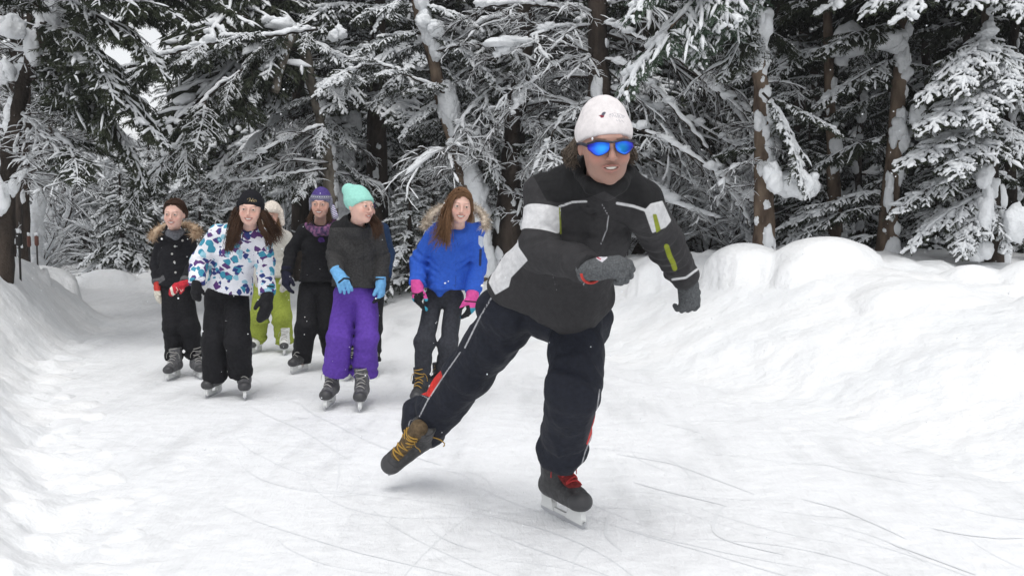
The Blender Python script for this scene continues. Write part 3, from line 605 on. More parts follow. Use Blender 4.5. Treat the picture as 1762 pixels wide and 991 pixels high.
# ---------------------------------------------------------------- young conifers, bushes, and the forest behind
def conifer(seed, H, R, n, detail, snow, z0=.1, dense=.8):
    rg = np.random.default_rng(seed); tr = Acc(); cr = Acc()
    tube(tr, np.array([[0, 0, -.3], [0, 0, H * .5], [0.03, 0, H]]), [.018 * H + .02, .012 * H + .01, .005], 7, 0)
    protos = [make_bough(seed * 10 + q, L=2.0, detail=detail, snow=snow, droop=.3 + .1 * q, dense=dense, nl=.10, nw=.012) for q in range(3)]
    for k in range(n):
        u = (k + rg.random()) / n; z = z0 + (H - z0) * u ** 1.1; l = R * (1 - (z / H)) ** .8 * rg.uniform(.7, 1.15) + .12; a = k * 2.4 + rg.normal(0, .3)
        s = l / 2.0; pit = rg.uniform(.0, .35) - .35 * u
        M = np.array(Matrix.Translation((0, 0, z)) @ Matrix.Rotation(a, 4, 'Z') @ Matrix.Rotation(pit, 4, 'Y') @ Matrix.Diagonal((s, s * 1.2, s * 1.3, 1)))
        cr.merge(protos[k % 3], M)
    return accmesh('stem', tr, [M_bark]), accmesh('crown', cr, TM)
YOUNG = [conifer(3, 2.6, .95, 60, 1, 1.9), conifer(4, 2.2, .8, 54, 1, 2.2)]
TALL = [conifer(5, 11, 2.4, 150, 1, 1.7, z0=.8), conifer(6, 12, 2.1, 140, 1, 1.5, z0=1.6), conifer(7, 9, 2.2, 140, 1, 2.0, z0=.3)]
def shrub(seed):
    rg = np.random.default_rng(seed); a = Acc()
    for k in range(9):
        b = make_bare(seed * 20 + k, L=2.0, snow=1.7, depth=2, droop=.10); az = rg.uniform(0, 6.3); up = rg.uniform(.5, 1.3)
        a.merge(b, np.array(Matrix.Rotation(az, 4, 'Z') @ Matrix.Rotation(-up, 4, 'Y') @ Matrix.Diagonal((.8,) * 3 + (1,))))
    return accmesh('stems', a, TM)
SHRUB = [shrub(8), shrub(9), shrub(11)]
def put(kind, label, cat, x, y, sc, rot, group, parts, name):
    z = gz(x, y); t = thing(name, label, cat, (x, y, z), group); t.rotation_euler = (0, 0, rot); t.scale = (sc,) * 3
    for nm, me in parts: link(nm, me, t)
    return t
rg = np.random.default_rng(2024)
side = lambda px: 'left' if px < 300 else 'centre' if px < 1000 else 'right'
# young conifers placed where the photograph shows them
for k, (px, Y, sc, v, lb) in enumerate([(210, 17.5, .9, 0, 'snow-covered young conifer behind the far bank, beside the marker poles'), (345, 16.8, .85, 1, 'young conifer laden with white clumps behind the girl in the black coat'), (260, 19.5, 1.2, 0, 'taller young conifer in the gap of the far bank'),
                                       (150, 20, 1.1, 1, 'young snowy conifer at the left of the far bank'), (430, 17.5, .95, 0, 'young conifer behind the girl in the patterned jacket'), (705, 12.6, .85, 1, 'small snowy spruce between the mint hat and the blue jacket'),
                                       (745, 13.6, .75, 0, 'small spruce left of the girl in the blue jacket'), (835, 13.5, .6, 1, 'small snowy spruce at the foot of the thick dark trunk'), (1390, 10.4, .6, 0, 'small dark spruce tucked behind the tallest round snow mound'),
                                       (1610, 10.2, .62, 1, 'small spruce behind the dip in the right bank'), (1170, 13, .7, 1, 'small spruce behind the laden boughs right of the front skater'), (300, 22, 1.3, 1, 'young conifer far back in the gap on the left')]):
    p = P(px, 400, Y); put(0, lb, 'tree', p[0], p[1], sc, rg.uniform(0, 6), None, [('trunk', YOUNG[v][0]), ('crown', YOUNG[v][1])], 'young_conifer')
BUSHL = ['bare snowy bush at the foot of the tallest dark pine, right of the front skater', 'bare snowy bush under the laden limbs, by the outstretched grey glove', 'snowy thicket on the bank crest midway to the bank-top trunk', 'bare snowy bush immediately left of the bank-top trunk',
    'bare snowy bush hidden behind the front skater', 'bare snowy bush between the blue parka and the thick dark trunk', 'bare snowy bush behind the blue parka hood', 'bare snowy bush behind the mint hat', 'bare snowy bush behind the purple knit hat', 'large thicket farther back, right of the tallest dark pine', 'large thicket farther back, left of the bank-top trunk',
    'large thicket far behind the front skater', 'snowy bush behind the patterned jacket girl', 'small snowy bush in the gap above the far bank', 'snowy bush behind the marker poles', 'tall thicket far behind between mint hat and blue parka', 'tall thicket far behind the purple knit hat']
for k, (px, Y, sc) in enumerate([(95, 19, 1.3), (140, 22, 1.7), (190, 21, 1.5), (235, 24, 2.0), (285, 20, 1.5), (330, 23, 1.9), (380, 21, 1.6), (120, 28, 2.4), (210, 30, 2.6), (310, 30, 2.6), (400, 27, 2.2), (60, 25, 2.0), (260, 27, 2.2), (170, 26, 2.1), (355, 27, 2.3)]):
    p = P(px, 400, Y); put(0, 'tall pale thicket of snow-caked stems in the bright gap beyond the far bank', 'bush', p[0], p[1], sc, rg.uniform(0, 6), 'snow-caked thickets in the far gap on the left', [('stems', SHRUB[k % 3])], 'bush')
for k, (px, Y, sc) in enumerate([(1080, 12.4, .85), (1150, 11.6, .8), (1215, 12.5, .9), (1260, 11.2, .75), (960, 13, .8), (830, 14.5, .8), (770, 15, .9), (610, 15.5, .9), (480, 16, .9), (1120, 14.5, 1.1), (1240, 15, 1.2), (920, 15, 1.1), (400, 18, 1.1), (180, 18.5, .8), (60, 15, .8), (690, 17, 1.2), (560, 18, 1.2)]):
    p = P(px, 400, Y); put(0, BUSHL[k], 'bush', p[0], p[1], sc, rg.uniform(0, 6), 'bare snowy bushes in the undergrowth', [('stems', SHRUB[k % 3])], 'bush')
# forest rows
nf = 0
FL = ['front-row snowy conifer behind the girl in the patterned jacket', 'front-row snowy conifer between the purple knit hat and the mint hat', 'front-row snowy conifer behind the blue parka and the thick dark trunk', 'front-row snowy conifer behind the white-hatted skater',
      'front-row snowy conifer behind the laden limbs left of the bank-top trunk', 'front-row snowy conifer behind the round snow mounds', 'front-row snowy conifer in the shade behind the fingered spruce']
for Y0, n, lo, hi in [(16, 7, 420, 1900), (19, 10, 330, 1950), (22, 16, -150, 1950), (27, 18, -150, 1950), (34, 20, -100, 1900), (44, 20, -60, 1850)]:
    for k in range(n):
        px = lo + (hi - lo) * (k + rg.uniform(.1, .9)) / n; Y = Y0 * rg.uniform(.94, 1.08); p = P(px, 400, Y)
        if any(abs(px - q) < 45 and Y < 17 for q in (648, 516, 1030, 885)): Y += 2; p = P(px, 400, Y)
        v = int(rg.integers(3)); sc = rg.uniform(.85, 1.2)
        if -20 < px < 410 and Y < 40: continue
        put(0, 'snowy conifer in the dense forest beyond the path' if Y0 > 17 else FL[k], 'tree', p[0], p[1], sc, rg.uniform(0, 6), 'snowy conifers of the forest behind' if Y0 > 17 else None, [('trunk', TALL[v][0]), ('crown', TALL[v][1])], 'conifer_tree'); nf += 1
# marker poles on the left bank
M_pole = mat('pole', (.03, .028, .026), .7); M_red = mat('faded_red', (.14, .06, .045), .7)
for px, pt, pb_, Y, hd, col, lb in [(35, 400, 467, 9.0, .032, M_pole, 'dark marker pole with a black top on the left bank, nearest one'), (52, 405, 466, 10.5, .022, M_red, 'thin marker pole with a dull red top, middle of the left bank'), (65, 405, 462, 11.5, .026, M_red, 'farthest thin marker pole with a rusty red top on the left bank')]:
    a, b = P(px, pt, Y), P(px, pb_, Y); g = gz(b[0], b[1]); t = thing('marker_pole', lb, 'pole', (b[0], b[1], g), 'marker poles on the left bank')
    A = Acc(); tube(A, [(0, 0, -.2), (0, 0, a[2] - g)], .011, 8, 0); accobj('pole', A, [M_pole], t)
    A = Acc(); zt = a[2] - g; tube(A, [(0, 0, zt - .14), (0, 0, zt - .12), (0, 0, zt - .02), (0, 0, zt)], [hd * .6, hd, hd, hd * .4], 10, 0); accobj('pole_top', A, [col], t)
    A = Acc(); blob(A, (0, 0, zt + .01), (hd * .8, hd * .8, .025), np.random.default_rng(px), 0); accobj('snow_cap', A, [M_snow], t)
# ================================================================ people
# shapes are grown from smooth-blended rounded cones and ellipsoids, sampled on a grid and skinned
def rc(a, b, ra, rb, side=None, k=1.0, cut=None, cut0=None):
    a = np.array(a, float); b = np.array(b, float); s = None if side is None else unit(side)
    ab = b - a; L2 = ab @ ab + 1e-12; dr = unit(ab)
    def f(p):
        t = np.clip(((p - a) @ ab) / L2, 0, 1); q = p - a - t[:, None] * ab; r = ra + (rb - ra) * t
        if s is not None:
            qs = q @ s; q = q + np.outer(qs / k - qs, s)
        d = np.linalg.norm(q, axis=1) - r
        if cut is not None: d = np.maximum(d, (p - b) @ dr - cut)
        if cut0 is not None: d = np.maximum(d, (a - p) @ dr - cut0)
        return d
    R = max(ra, rb) * max(1, k); f.lo = np.minimum(a, b) - R; f.hi = np.maximum(a, b) + R
    return f
def ell(c, r, R=None):
    c = np.array(c, float); r = np.array(r, float); R = np.eye(3) if R is None else R
    def f(p):
        q = (p - c) @ R; k0 = np.linalg.norm(q / r, axis=1); k1 = np.linalg.norm(q / (r * r), axis=1)
        return k0 * (k0 - 1) / (k1 + 1e-9)
    f.lo = c - r.max(); f.hi = c + r.max(); return f
def comp(*ops):
    fs = [o[1] for o in ops]
    def f(p): return evalops(list(ops), p)
    f.lo = np.min([q.lo for q in fs], 0); f.hi = np.max([q.hi for q in fs], 0); return f
def evalops(ops, p, noise=None):
    D = None
    for op in ops:
        kind, fn, k = op; d = fn(p)
        if D is None: D = d; continue
        if kind == 'u': h = np.clip(.5 + .5 * (D - d) / k, 0, 1); D = D * (1 - h) + d * h - k * h * (1 - h)
        elif kind == 's': h = np.clip(.5 - .5 * (D + d) / k, 0, 1); D = D * (1 - h) - d * h + k * h * (1 - h)
        elif kind == 'i': h = np.clip(.5 - .5 * (D - d) / k, 0, 1); D = D * (1 - h) + d * h + k * h * (1 - h)
    if noise is not None: D = D + noise(p)
    return D
def nets(ops, h, noise=None, pad=.03):
    us = [o[1] for o in ops if o[0] == 'u' and hasattr(o[1], 'lo')]
    lo = np.min([u.lo for u in us], 0) - pad; hi = np.max([u.hi for u in us], 0) + pad
    K = 4; n = (np.ceil((hi - lo) / (h * K)).astype(int) + 1)
    gc = np.stack(np.meshgrid(*[lo[i] + (np.arange(n[i]) + .5) * h * K for i in range(3)], indexing='ij'), -1)
    dc = evalops(ops, gc.reshape(-1, 3)).reshape(n)
    near = np.abs(dc) < h * K * 1.35 + .02
    near = near.repeat(K, 0).repeat(K, 1).repeat(K, 2); D = np.where(dc > 0, 1.0, -1.0).repeat(K, 0).repeat(K, 1).repeat(K, 2)
    idx = np.argwhere(near); p = lo + (idx + .5) * h
    D[near] = evalops(ops, p, noise)
    ins = D < 0; N = D.shape
    s = ins.astype(np.int8)
    cs = s[:-1, :-1, :-1] + s[1:, :-1, :-1] + s[:-1, 1:, :-1] + s[1:, 1:, :-1] + s[:-1, :-1, 1:] + s[1:, :-1, 1:] + s[:-1, 1:, 1:] + s[1:, 1:, 1:]
    act = (cs > 0) & (cs < 8); ci = np.argwhere(act); vid = -np.ones(act.shape, int); vid[act] = np.arange(len(ci))
    acc_ = np.zeros((len(ci), 3)); cnt = np.zeros(len(ci))
    cor = np.array([(a, b, c) for a in (0, 1) for b in (0, 1) for c in (0, 1)])
    for x in range(8):
        for y_ in range(x + 1, 8):
            if np.abs(cor[x] - cor[y_]).sum() != 1: continue
            A = ci + cor[x]; B = ci + cor[y_]; da = D[A[:, 0], A[:, 1], A[:, 2]]; db = D[B[:, 0], B[:, 1], B[:, 2]]
            m = (da < 0) != (db < 0); t = np.where(m, da / (da - db + 1e-12), 0)[:, None]
            acc_ += np.where(m[:, None], A + (B - A) * t, 0); cnt += m
    V = lo + (acc_ / cnt[:, None] + .5) * h
    Qs = []
    for ax in range(3):
        sl = [slice(None)] * 3; sh = [slice(None)] * 3; sl[ax] = slice(0, -1); sh[ax] = slice(1, None)
        a = ins[tuple(sl)]; b = ins[tuple(sh)]; e = np.argwhere(a != b); u, v = (ax + 1) % 3, (ax + 2) % 3
        ok = (e[:, u] > 0) & (e[:, v] > 0) & (e[:, u] < N[u] - 1) & (e[:, v] < N[v] - 1); e = e[ok]
        def g(du, dv): q = e.copy(); q[:, u] -= du; q[:, v] -= dv; return vid[q[:, 0], q[:, 1], q[:, 2]]
        quad = np.c_[g(1, 1), g(0, 1), g(0, 0), g(1, 0)]; fl = ~ins[tuple(e.T)]
        quad[fl] = quad[fl][:, ::-1]; Qs.append(quad)
    Q = np.concatenate(Qs); Q = Q[(Q >= 0).all(1)]
    return V, Q
def skin(name, ops, h, mats, parent, noise=None, fields=None, **props):
    V, Q = nets(ops, h, noise)
    at = {k: f(V) for k, f in (fields or {}).items()}
    me = mkmesh(name, V - np.array(parent_origin(parent)), np.zeros((0, 4), int), np.c_[Q, np.zeros(len(Q), int)], mats, True, at)
    return link(name, me, parent, **props)
def parent_origin(p):
    o = np.zeros(3)
    while p is not None: o = o + np.array(p.location); p = p.parent
    return o
def pix(V):
    x = V[:, 0]; y = V[:, 1]; z = V[:, 2] - CAMZ
    dpt = y * cp - z * sp; up = y * sp + z * cp
    return np.stack([881 + F_PX * x / dpt, 495.5 - F_PX * up / dpt], -1), dpt
def f_line(pts, wpx, ymax=1e9):
    """a printed stripe along a polyline"""
    pts = np.array(pts, float)
    def f(V):
        q, dp = pix(V); D = np.full(len(V), 1e9)
        for a, b in zip(pts[:-1], pts[1:]):
            ab = b - a; t = np.clip(((q - a) @ ab) / (ab @ ab), 0, 1); D = np.minimum(D, np.linalg.norm(q - a - t[:, None] * ab, axis=1))
        return np.minimum((wpx / 2 - D) * dp / F_PX, (ymax - V[:, 1]))
    return f
def f_poly(poly, ymax=1e9):
    poly = np.array(poly, float)
    def f(V):
        q, dp = pix(V); D = np.full(len(V), 1e9); n = len(poly)
        for k in range(n):
            a, b = poly[k], poly[(k + 1) % n]; ab = b - a; t = np.clip(((q - a) @ ab) / (ab @ ab), 0, 1); D = np.minimum(D, np.linalg.norm(q - a - t[:, None] * ab, axis=1))
        return np.minimum(np.where(inpoly(q[:, 0], q[:, 1], poly), D, -D) * dp / F_PX, ymax - V[:, 1])
    return f
def f_band(a, b, t0, t1, rmax=9):
    a = np.array(a); b = np.array(b); L = np.linalg.norm(b - a); d = (b - a) / L
    def f(V):
        t = (V - a) @ d; r = np.linalg.norm(V - a - t[:, None] * d, axis=1); return np.minimum(np.minimum(t - t0 * L, t1 * L - t), rmax - r)
    return f
def f_or(*fs): return lambda V: np.max([f(V) for f in fs], 0)
def f_and(*fs): return lambda V: np.min([f(V) for f in fs], 0)
def cloth(name, base, layers=(), rough=.85, spec=.2, var=.25, nscale=60, bump=((11, .45, .030), (35, .4, .008), (240, .35, .0015)), sheen=0.0, pattern=None, soft=.0012):
    m = mat(name, base, rough, spec, bump=bump, sheen=sheen); t = m.node_tree; b = t.nodes['Principled BSDF']
    tc = t.nodes.new('ShaderNodeTexCoord')
    nz = t.nodes.new('ShaderNodeTexNoise'); nz.inputs['Scale'].default_value = nscale; nz.inputs['Detail'].default_value = 6
    t.links.new(tc.outputs['Object'], nz.inputs['Vector'])
    def mixn(fac, A, B, mode='MIX'):
        mx = t.nodes.new('ShaderNodeMix'); mx.data_type = 'RGBA'; mx.blend_type = mode
        for s_, v in ((0, fac), (6, A), (7, B)):
            if isinstance(v, tuple): mx.inputs[s_].default_value = (*v, 1)
            elif isinstance(v, (int, float)): mx.inputs[s_].default_value = v
            else: t.links.new(v, mx.inputs[s_])
        return mx.outputs[2]
    cur = pattern(t, tc) if pattern else base
    for attr, colr in layers:
        an = t.nodes.new('ShaderNodeAttribute'); an.attribute_name = attr
        mr = t.nodes.new('ShaderNodeMapRange'); mr.inputs['From Min'].default_value = 0; mr.inputs['From Max'].default_value = 2 * soft
        t.links.new(an.outputs['Fac'], mr.inputs[0]); cur = mixn(mr.outputs[0], cur, colr)
    mr = t.nodes.new('ShaderNodeMapRange'); mr.inputs['From Min'].default_value = .3; mr.inputs['From Max'].default_value = .7; mr.inputs['To Min'].default_value = 1 - var; mr.inputs['To Max'].default_value = 1 + var
    t.links.new(nz.outputs[0], mr.inputs[0])
    cb = t.nodes.new('ShaderNodeCombineXYZ')
    for i in range(3): t.links.new(mr.outputs[0], cb.inputs[i])
    cur = mixn(1.0, cur, cb.outputs[0], 'MULTIPLY')
    t.links.new(cur, b.inputs['Base Color']); return m
def skin_mat(name, base):
    m = cloth(name, base, [], .5, .35, .05, 25, ((90, .15, .002),)); t = m.node_tree; b = t.nodes['Principled BSDF']
    lk = [l for l in t.links if l.to_socket == b.inputs['Base Color']][0]; cur = lk.from_socket
    for attr, colr, amt in (('blush', (.62, .22, .17), .42), ('lip', (.46, .16, .14), .55), ('brow', (.10, .06, .04), .75), ('dark', (.03, .012, .01), 1.0), ('stubble', (.22, .14, .11), .5)):
        an = t.nodes.new('ShaderNodeAttribute'); an.attribute_name = attr
        mu = t.nodes.new('ShaderNodeMath'); mu.operation = 'MULTIPLY'; mu.inputs[1].default_value = amt; t.links.new(an.outputs['Fac'], mu.inputs[0])
        mx = t.nodes.new('ShaderNodeMix'); mx.data_type = 'RGBA'; t.links.new(mu.outputs[0], mx.inputs[0]); t.links.new(cur, mx.inputs[6]); mx.inputs[7].default_value = (*colr, 1); cur = mx.outputs[2]
    t.links.new(cur, b.inputs['Base Color']); b.inputs['Subsurface Weight'].default_value = .12; b.inputs['Subsurface Radius'].default_value = (.02, .008, .004); b.inputs['Subsurface Scale'].default_value = .5
    return m
def folds(amp, seed, freq=9, stretch=(1, 1, .45)):
    st = np.array(stretch)
    def f(p):
        n = vnoise(p * st, freq, seed) + .6 * vnoise(p * st, freq * 2.1, seed + 1); n2 = vnoise(p, freq * 1.3, seed + 2)
        return -amp * (1 - np.abs(n) * 1.8) * .6 + amp * .5 * n2 + amp * .25
    return f
def crease(a, b, t0, t1, amp, n, seed):
    """rings of cloth bunched along a limb"""
    a = np.array(a); b = np.array(b); L = np.linalg.norm(b - a); d = (b - a) / L
    def f(p):
        t = (p - a) @ d / L; r = np.linalg.norm(p - a - np.outer(t * L, d), axis=1)
        w_ = sstep(t, t0 - .12, t0) * (1 - sstep(t, t1, t1 + .12)) * (r < .2)
        return -amp * .75 * w_ * np.sin(t * n * 6.283 + 4.5 * vnoise(p, 6, seed)) * (.55 + .9 * vnoise(p, 7, seed + 7))
    return f
def nsum(*fs): return lambda p: sum(f(p) for f in fs)

EYEW = mat('eye_white', (.62, .58, .55), .25, .5); TEETH = mat('teeth', (.88, .86, .80), .3, .5)
def iris_mat(name, c): return mat(name, c, .15, .6)
IRIS = iris_mat('iris', (.06, .045, .03))
METAL = mat('steel', (.55, .56, .58), .3, .5, metallic=.8); HOLDER = mat('holder_plastic', (.68, .69, .68), .4, .4)
BOOT_K = cloth('boot_black', (.035, .035, .037), rough=.5, spec=.4, var=.4); BOOT_G = cloth('boot_grey', (.11, .11, .115), rough=.6, var=.4); TOE_K = mat('toe_cap', (.045, .045, .048), .45, .4, bump=[(60, .2, .003)])
GREYLACE = mat('grey_laces', (.38, .37, .35), .8); WHITEP = mat('white_boot', (.7, .7, .69), .5)

def frame(fwd, up):
    u = unit(up); f = np.array(fwd, float); f = unit(f - u * (f @ u)); r = np.cross(f, u); return r, f, u
def euler_R(yaw, pitch, roll):
    """columns: x (towards image right), y (back of the head), z (up); yaw>0 turns the face to image right, pitch>0 nods down"""
    y, p, r = map(math.radians, (yaw, pitch, roll))
    M = Matrix.Rotation(y, 3, 'Z') @ Matrix.Rotation(p, 3, 'X') @ Matrix.Rotation(r, 3, 'Y'); return np.array(M)

def add_head(root, body_ops, hc, R, s=1.0, skinm=None, smile=1.0, eyes=True, h=.003, male=False, mouth_open=.5, neck=None, iris=IRIS):
    """the body mesh: head with a face, neck, trunk and limbs in one mesh"""
    hc = np.array(hc)
    W = lambda *v: hc + R @ (np.array(v) * s)
    e = lambda c, r: ell(W(*c), np.array(r) * s, R)
    c_ = lambda a, b, ra, rb: rc(W(*a), W(*b), ra * s, rb * s)
    jw = .049 if male else .044; cz = 0 if male else .007; nr = .0110 if male else .0080
    ops = [('u', e((0, .015, .030), (.074, .092, .086)), 0), ('u', e((0, -.020, -.028), (.064, .062, .076)), .03), ('u', e((0, -.034, -.074 + cz), (jw, .044, .036)), .03),
           ('u', e((0, -.066, -.096 + cz), (.020, .016, .017)), .02),
           ('u', e((-.037, -.058, -.032), (.024, .020, .024)), .02), ('u', e((.037, -.058, -.032), (.024, .020, .024)), .02),
           ('u', c_((-.028, -.077 - .001 * male, .020), (.028, -.077 - .001 * male, .020), .011 if male else .009, .011 if male else .009), .018),
           ('s', e((-.031, -.100, .001), (.019, .018, .012)), .012), ('s', e((.031, -.100, .001), (.019, .018, .012)), .012),
           ('u', c_((0, -.084, .012), (0, -.104, -.030), .0065 if male else .0055, nr), .010),
           ('u', e((-.010, -.094, -.034), (nr * .68, .009, .006)), .005), ('u', e((.010, -.094, -.034), (nr * .68, .009, .006)), .005),
           ('u', e((-.073, .014, -.006), (.009, .015, .024)), .008), ('u', e((.073, .014, -.006), (.009, .015, .024)), .008)]
    mz = -.063; cu = .0065 * smile; wm = .021 + .0045 * smile; mo = .0012 + .0050 * mouth_open
    my = lambda x: -.0905 + 16 * x * x          # how the lips wrap round the teeth
    mc = lambda x: mz + cu * (x / .024) ** 2      # the smile's curve
    xs = [-wm, -wm * .55, 0, wm * .55, wm]; lips = []
    for x0, x1 in zip(xs[:-1], xs[1:]):
        m0, m1 = [1 - (abs(x) / wm) ** 2 for x in (x0, x1)]
        lips.append(c_((x0, my(x0), mc(x0) + mo * m0 + .0035 * m0 + .0005), (x1, my(x1), mc(x1) + mo * m1 + .0035 * m1 + .0005), .0032 + .0012 * m0, .0032 + .0012 * m1))
        lips.append(c_((x0, my(x0) + .002, mc(x0) - mo * m0 - .0045 * m0 - .0005), (x1, my(x1) + .002, mc(x1) - mo * m1 - .0045 * m1 - .0005), .0032 + .0022 * m0, .0032 + .0022 * m1))
    ops += [('u', f_, .004) for f_ in lips]
    pre = list(ops)
    for x0, x1 in zip(xs[:-1], xs[1:]):
        m0, m1 = [1 - (abs(x) / wm) ** 2 for x in (x0, x1)]
        ops.append(('s', c_((x0, my(x0) - .001, mc(x0)), (x1, my(x1) - .001, mc(x1)), .0012 + mo * m0, .0012 + mo * m1), .0012))
    if eyes:
        for sx in (-1, 1):
            ops += [('u', e((sx * .031, -.077, .001), (.0155, .0145, .0150)), .005), ('s', e((sx * .031, -.094, .0005), (.0142, .014, .0048)), .0012)]
    nb = neck if neck is not None else W(0, .05, -.2)
    ops += [('u', rc(W(0, .015, -.06), nb, (.050 if male else .043) * s, (.056 if male else .048) * s), .03)]
    V1, Q1 = nets(ops, h)
    L = (V1 - hc) @ R / s
    def g(c, r): q = (L - np.array(c)) / np.array(r); return np.exp(-(q ** 2).sum(1) * 1.5)
    blush = np.clip(g((-.040, -.07, -.030), (.022, .04, .020)) + g((.040, -.07, -.030), (.022, .04, .020)) + .3 * g((0, -.105, -.030), (.012, .02, .012)), 0, 1)
    lx = np.abs(L[:, 0])
    dl = np.min([f_(V1) for f_ in lips], 0); lip = sstep(-dl / s, -.0032, -.0012)
    dark = sstep(-evalops(pre, V1) / s, .0008, .0022) * (L[:, 2] < -.04)
    bz = L[:, 2] - (.021 + .10 * np.clip(lx - .018, 0, .02) - .25 * np.clip(lx - .038, 0, 1)); brow = sstep(1 - np.maximum(np.abs(lx - .032) / .019, np.abs(bz) / (.0042 if male else .0026)), 0, .3) * (1 if male else .7) * (L[:, 1] < -.03)
    for sx in (-1, 1):
        q = (L - np.array((sx * .0315, -.088, 0.0060))) / np.array((.016, .02, .0020)); q[:, 2] += ((L[:, 0] - sx * .0315) / .015) ** 2 * 1.6; dark = np.maximum(dark, .7 * np.exp(-(q ** 2).sum(1)))
    stub = (sstep(-L[:, 2], .035, .06) * .8 if male else 0 * lx)
    a = Acc(); a.add(V1, None, Q1)
    if body_ops:
        V2, Q2 = nets(body_ops, .022); a.add(V2, None, Q2); z = np.zeros(len(V2))
    else: z = np.zeros(0)
    V, T_, Q_ = a.arrays()
    at = {'blush': np.r_[blush, z], 'lip': np.r_[lip, z], 'brow': np.r_[brow, z], 'dark': np.r_[dark, z], 'stubble': np.r_[stub, z]}
    o = link('body', mkmesh('body', V - parent_origin(root), T_, Q_, [skinm], True, at), root)
    if eyes:
        for sx in (-1, 1):
            a = Acc(); rr = np.random.default_rng(1); blob(a, W(sx * .031, -.0775, .001), np.full(3, .0125 * s), rr, 0, 0)
            blob(a, W(sx * .031, -.0848, .0008), np.full(3, .0070 * s), rr, 1, 0)
            accobj('eye', a, [EYEW, iris], o, origin=parent_origin(root))
    if mouth_open > .2:
        a = Acc(); tube(a, [W(x, my(x) + .0058, mc(x) + mo * .25) for x in np.linspace(-wm * .85, wm * .85, 11)], [(.0014 + .8 * mo * (1 - (x / wm) ** 2)) * s for x in np.linspace(-wm * .85, wm * .85, 11)], 8, 0)
        accobj('teeth', a, [TEETH], o, origin=parent_origin(root))
    return o, W
def glove(root, wrist, d, palm, thumb, curl=.5, s=1.0, mats=None, fields=None, h=.005, mitten=False, spread=.12, cuff=.05, cr=.040, name='glove', point=None, **kw):
    """wrist, finger direction, palm normal, thumb side (+1/-1 along d x palm)"""
    d = unit(d); palm = unit(np.array(palm) - d * (np.array(palm) @ d)); r = np.cross(d, palm); w_ = np.array(wrist)
    pt = lambda a, b, c: w_ + (d * a + r * b + palm * c) * s
    ops = [('u', rc(pt(-cuff, 0, 0), pt(.01, 0, 0), cr * s, (cr - .004) * s, cut0=.0), 0), ('u', rc(pt(.02, 0, 0), pt(.075, 0, .0), .030 * s, .032 * s, side=r, k=1.35), .02)]
    th = thumb
    if mitten:
        c = curl; ops += [('u', rc(pt(.08, 0, 0), pt(.12, 0, .03 * c), .030 * s, .030 * s, side=r, k=1.3), .02), ('u', rc(pt(.12, 0, .03 * c), pt(.15, 0, .03 * c + .04 * c), .029 * s, .022 * s, side=r, k=1.3), .02)]
    else:
        for i, (b, ln, cv) in enumerate([(.033, .072, .9), (.012, .080, 1.0), (-.011, .075, 1.08), (-.032, .060, 1.2)]):
            b *= th; c = curl * cv
            if point == i: c = .08
            base = pt(.078, b, .0); an = c * .6; seg = ln / 3 * 1.25; p0 = base; dd = d + r * spread * b / .033
            for j in range(3):
                v = unit(dd) * math.cos(an) + palm * math.sin(an); p1 = p0 + v * seg * s * (1 - .12 * j)
                ops.append(('u', rc(p0, p1, (.0125 - .0008 * j) * s, (.0118 - .001 * j) * s), .004)); p0 = p1; an += c * .85
    tb = pt(.028, .024 * th, .008); t1 = pt(.060, .050 * th, .020 + .01 * curl); t2 = pt(.088, .056 * th, .030 + .02 * curl)
    ops += [('u', rc(tb, t1, .018 * s, .015 * s), .012), ('u', rc(t1, t2, .015 * s, .012 * s), .006)]
    return skin(name, ops, h, mats, root, fields=fields, noise=folds(.0015, 5, 40), **kw)
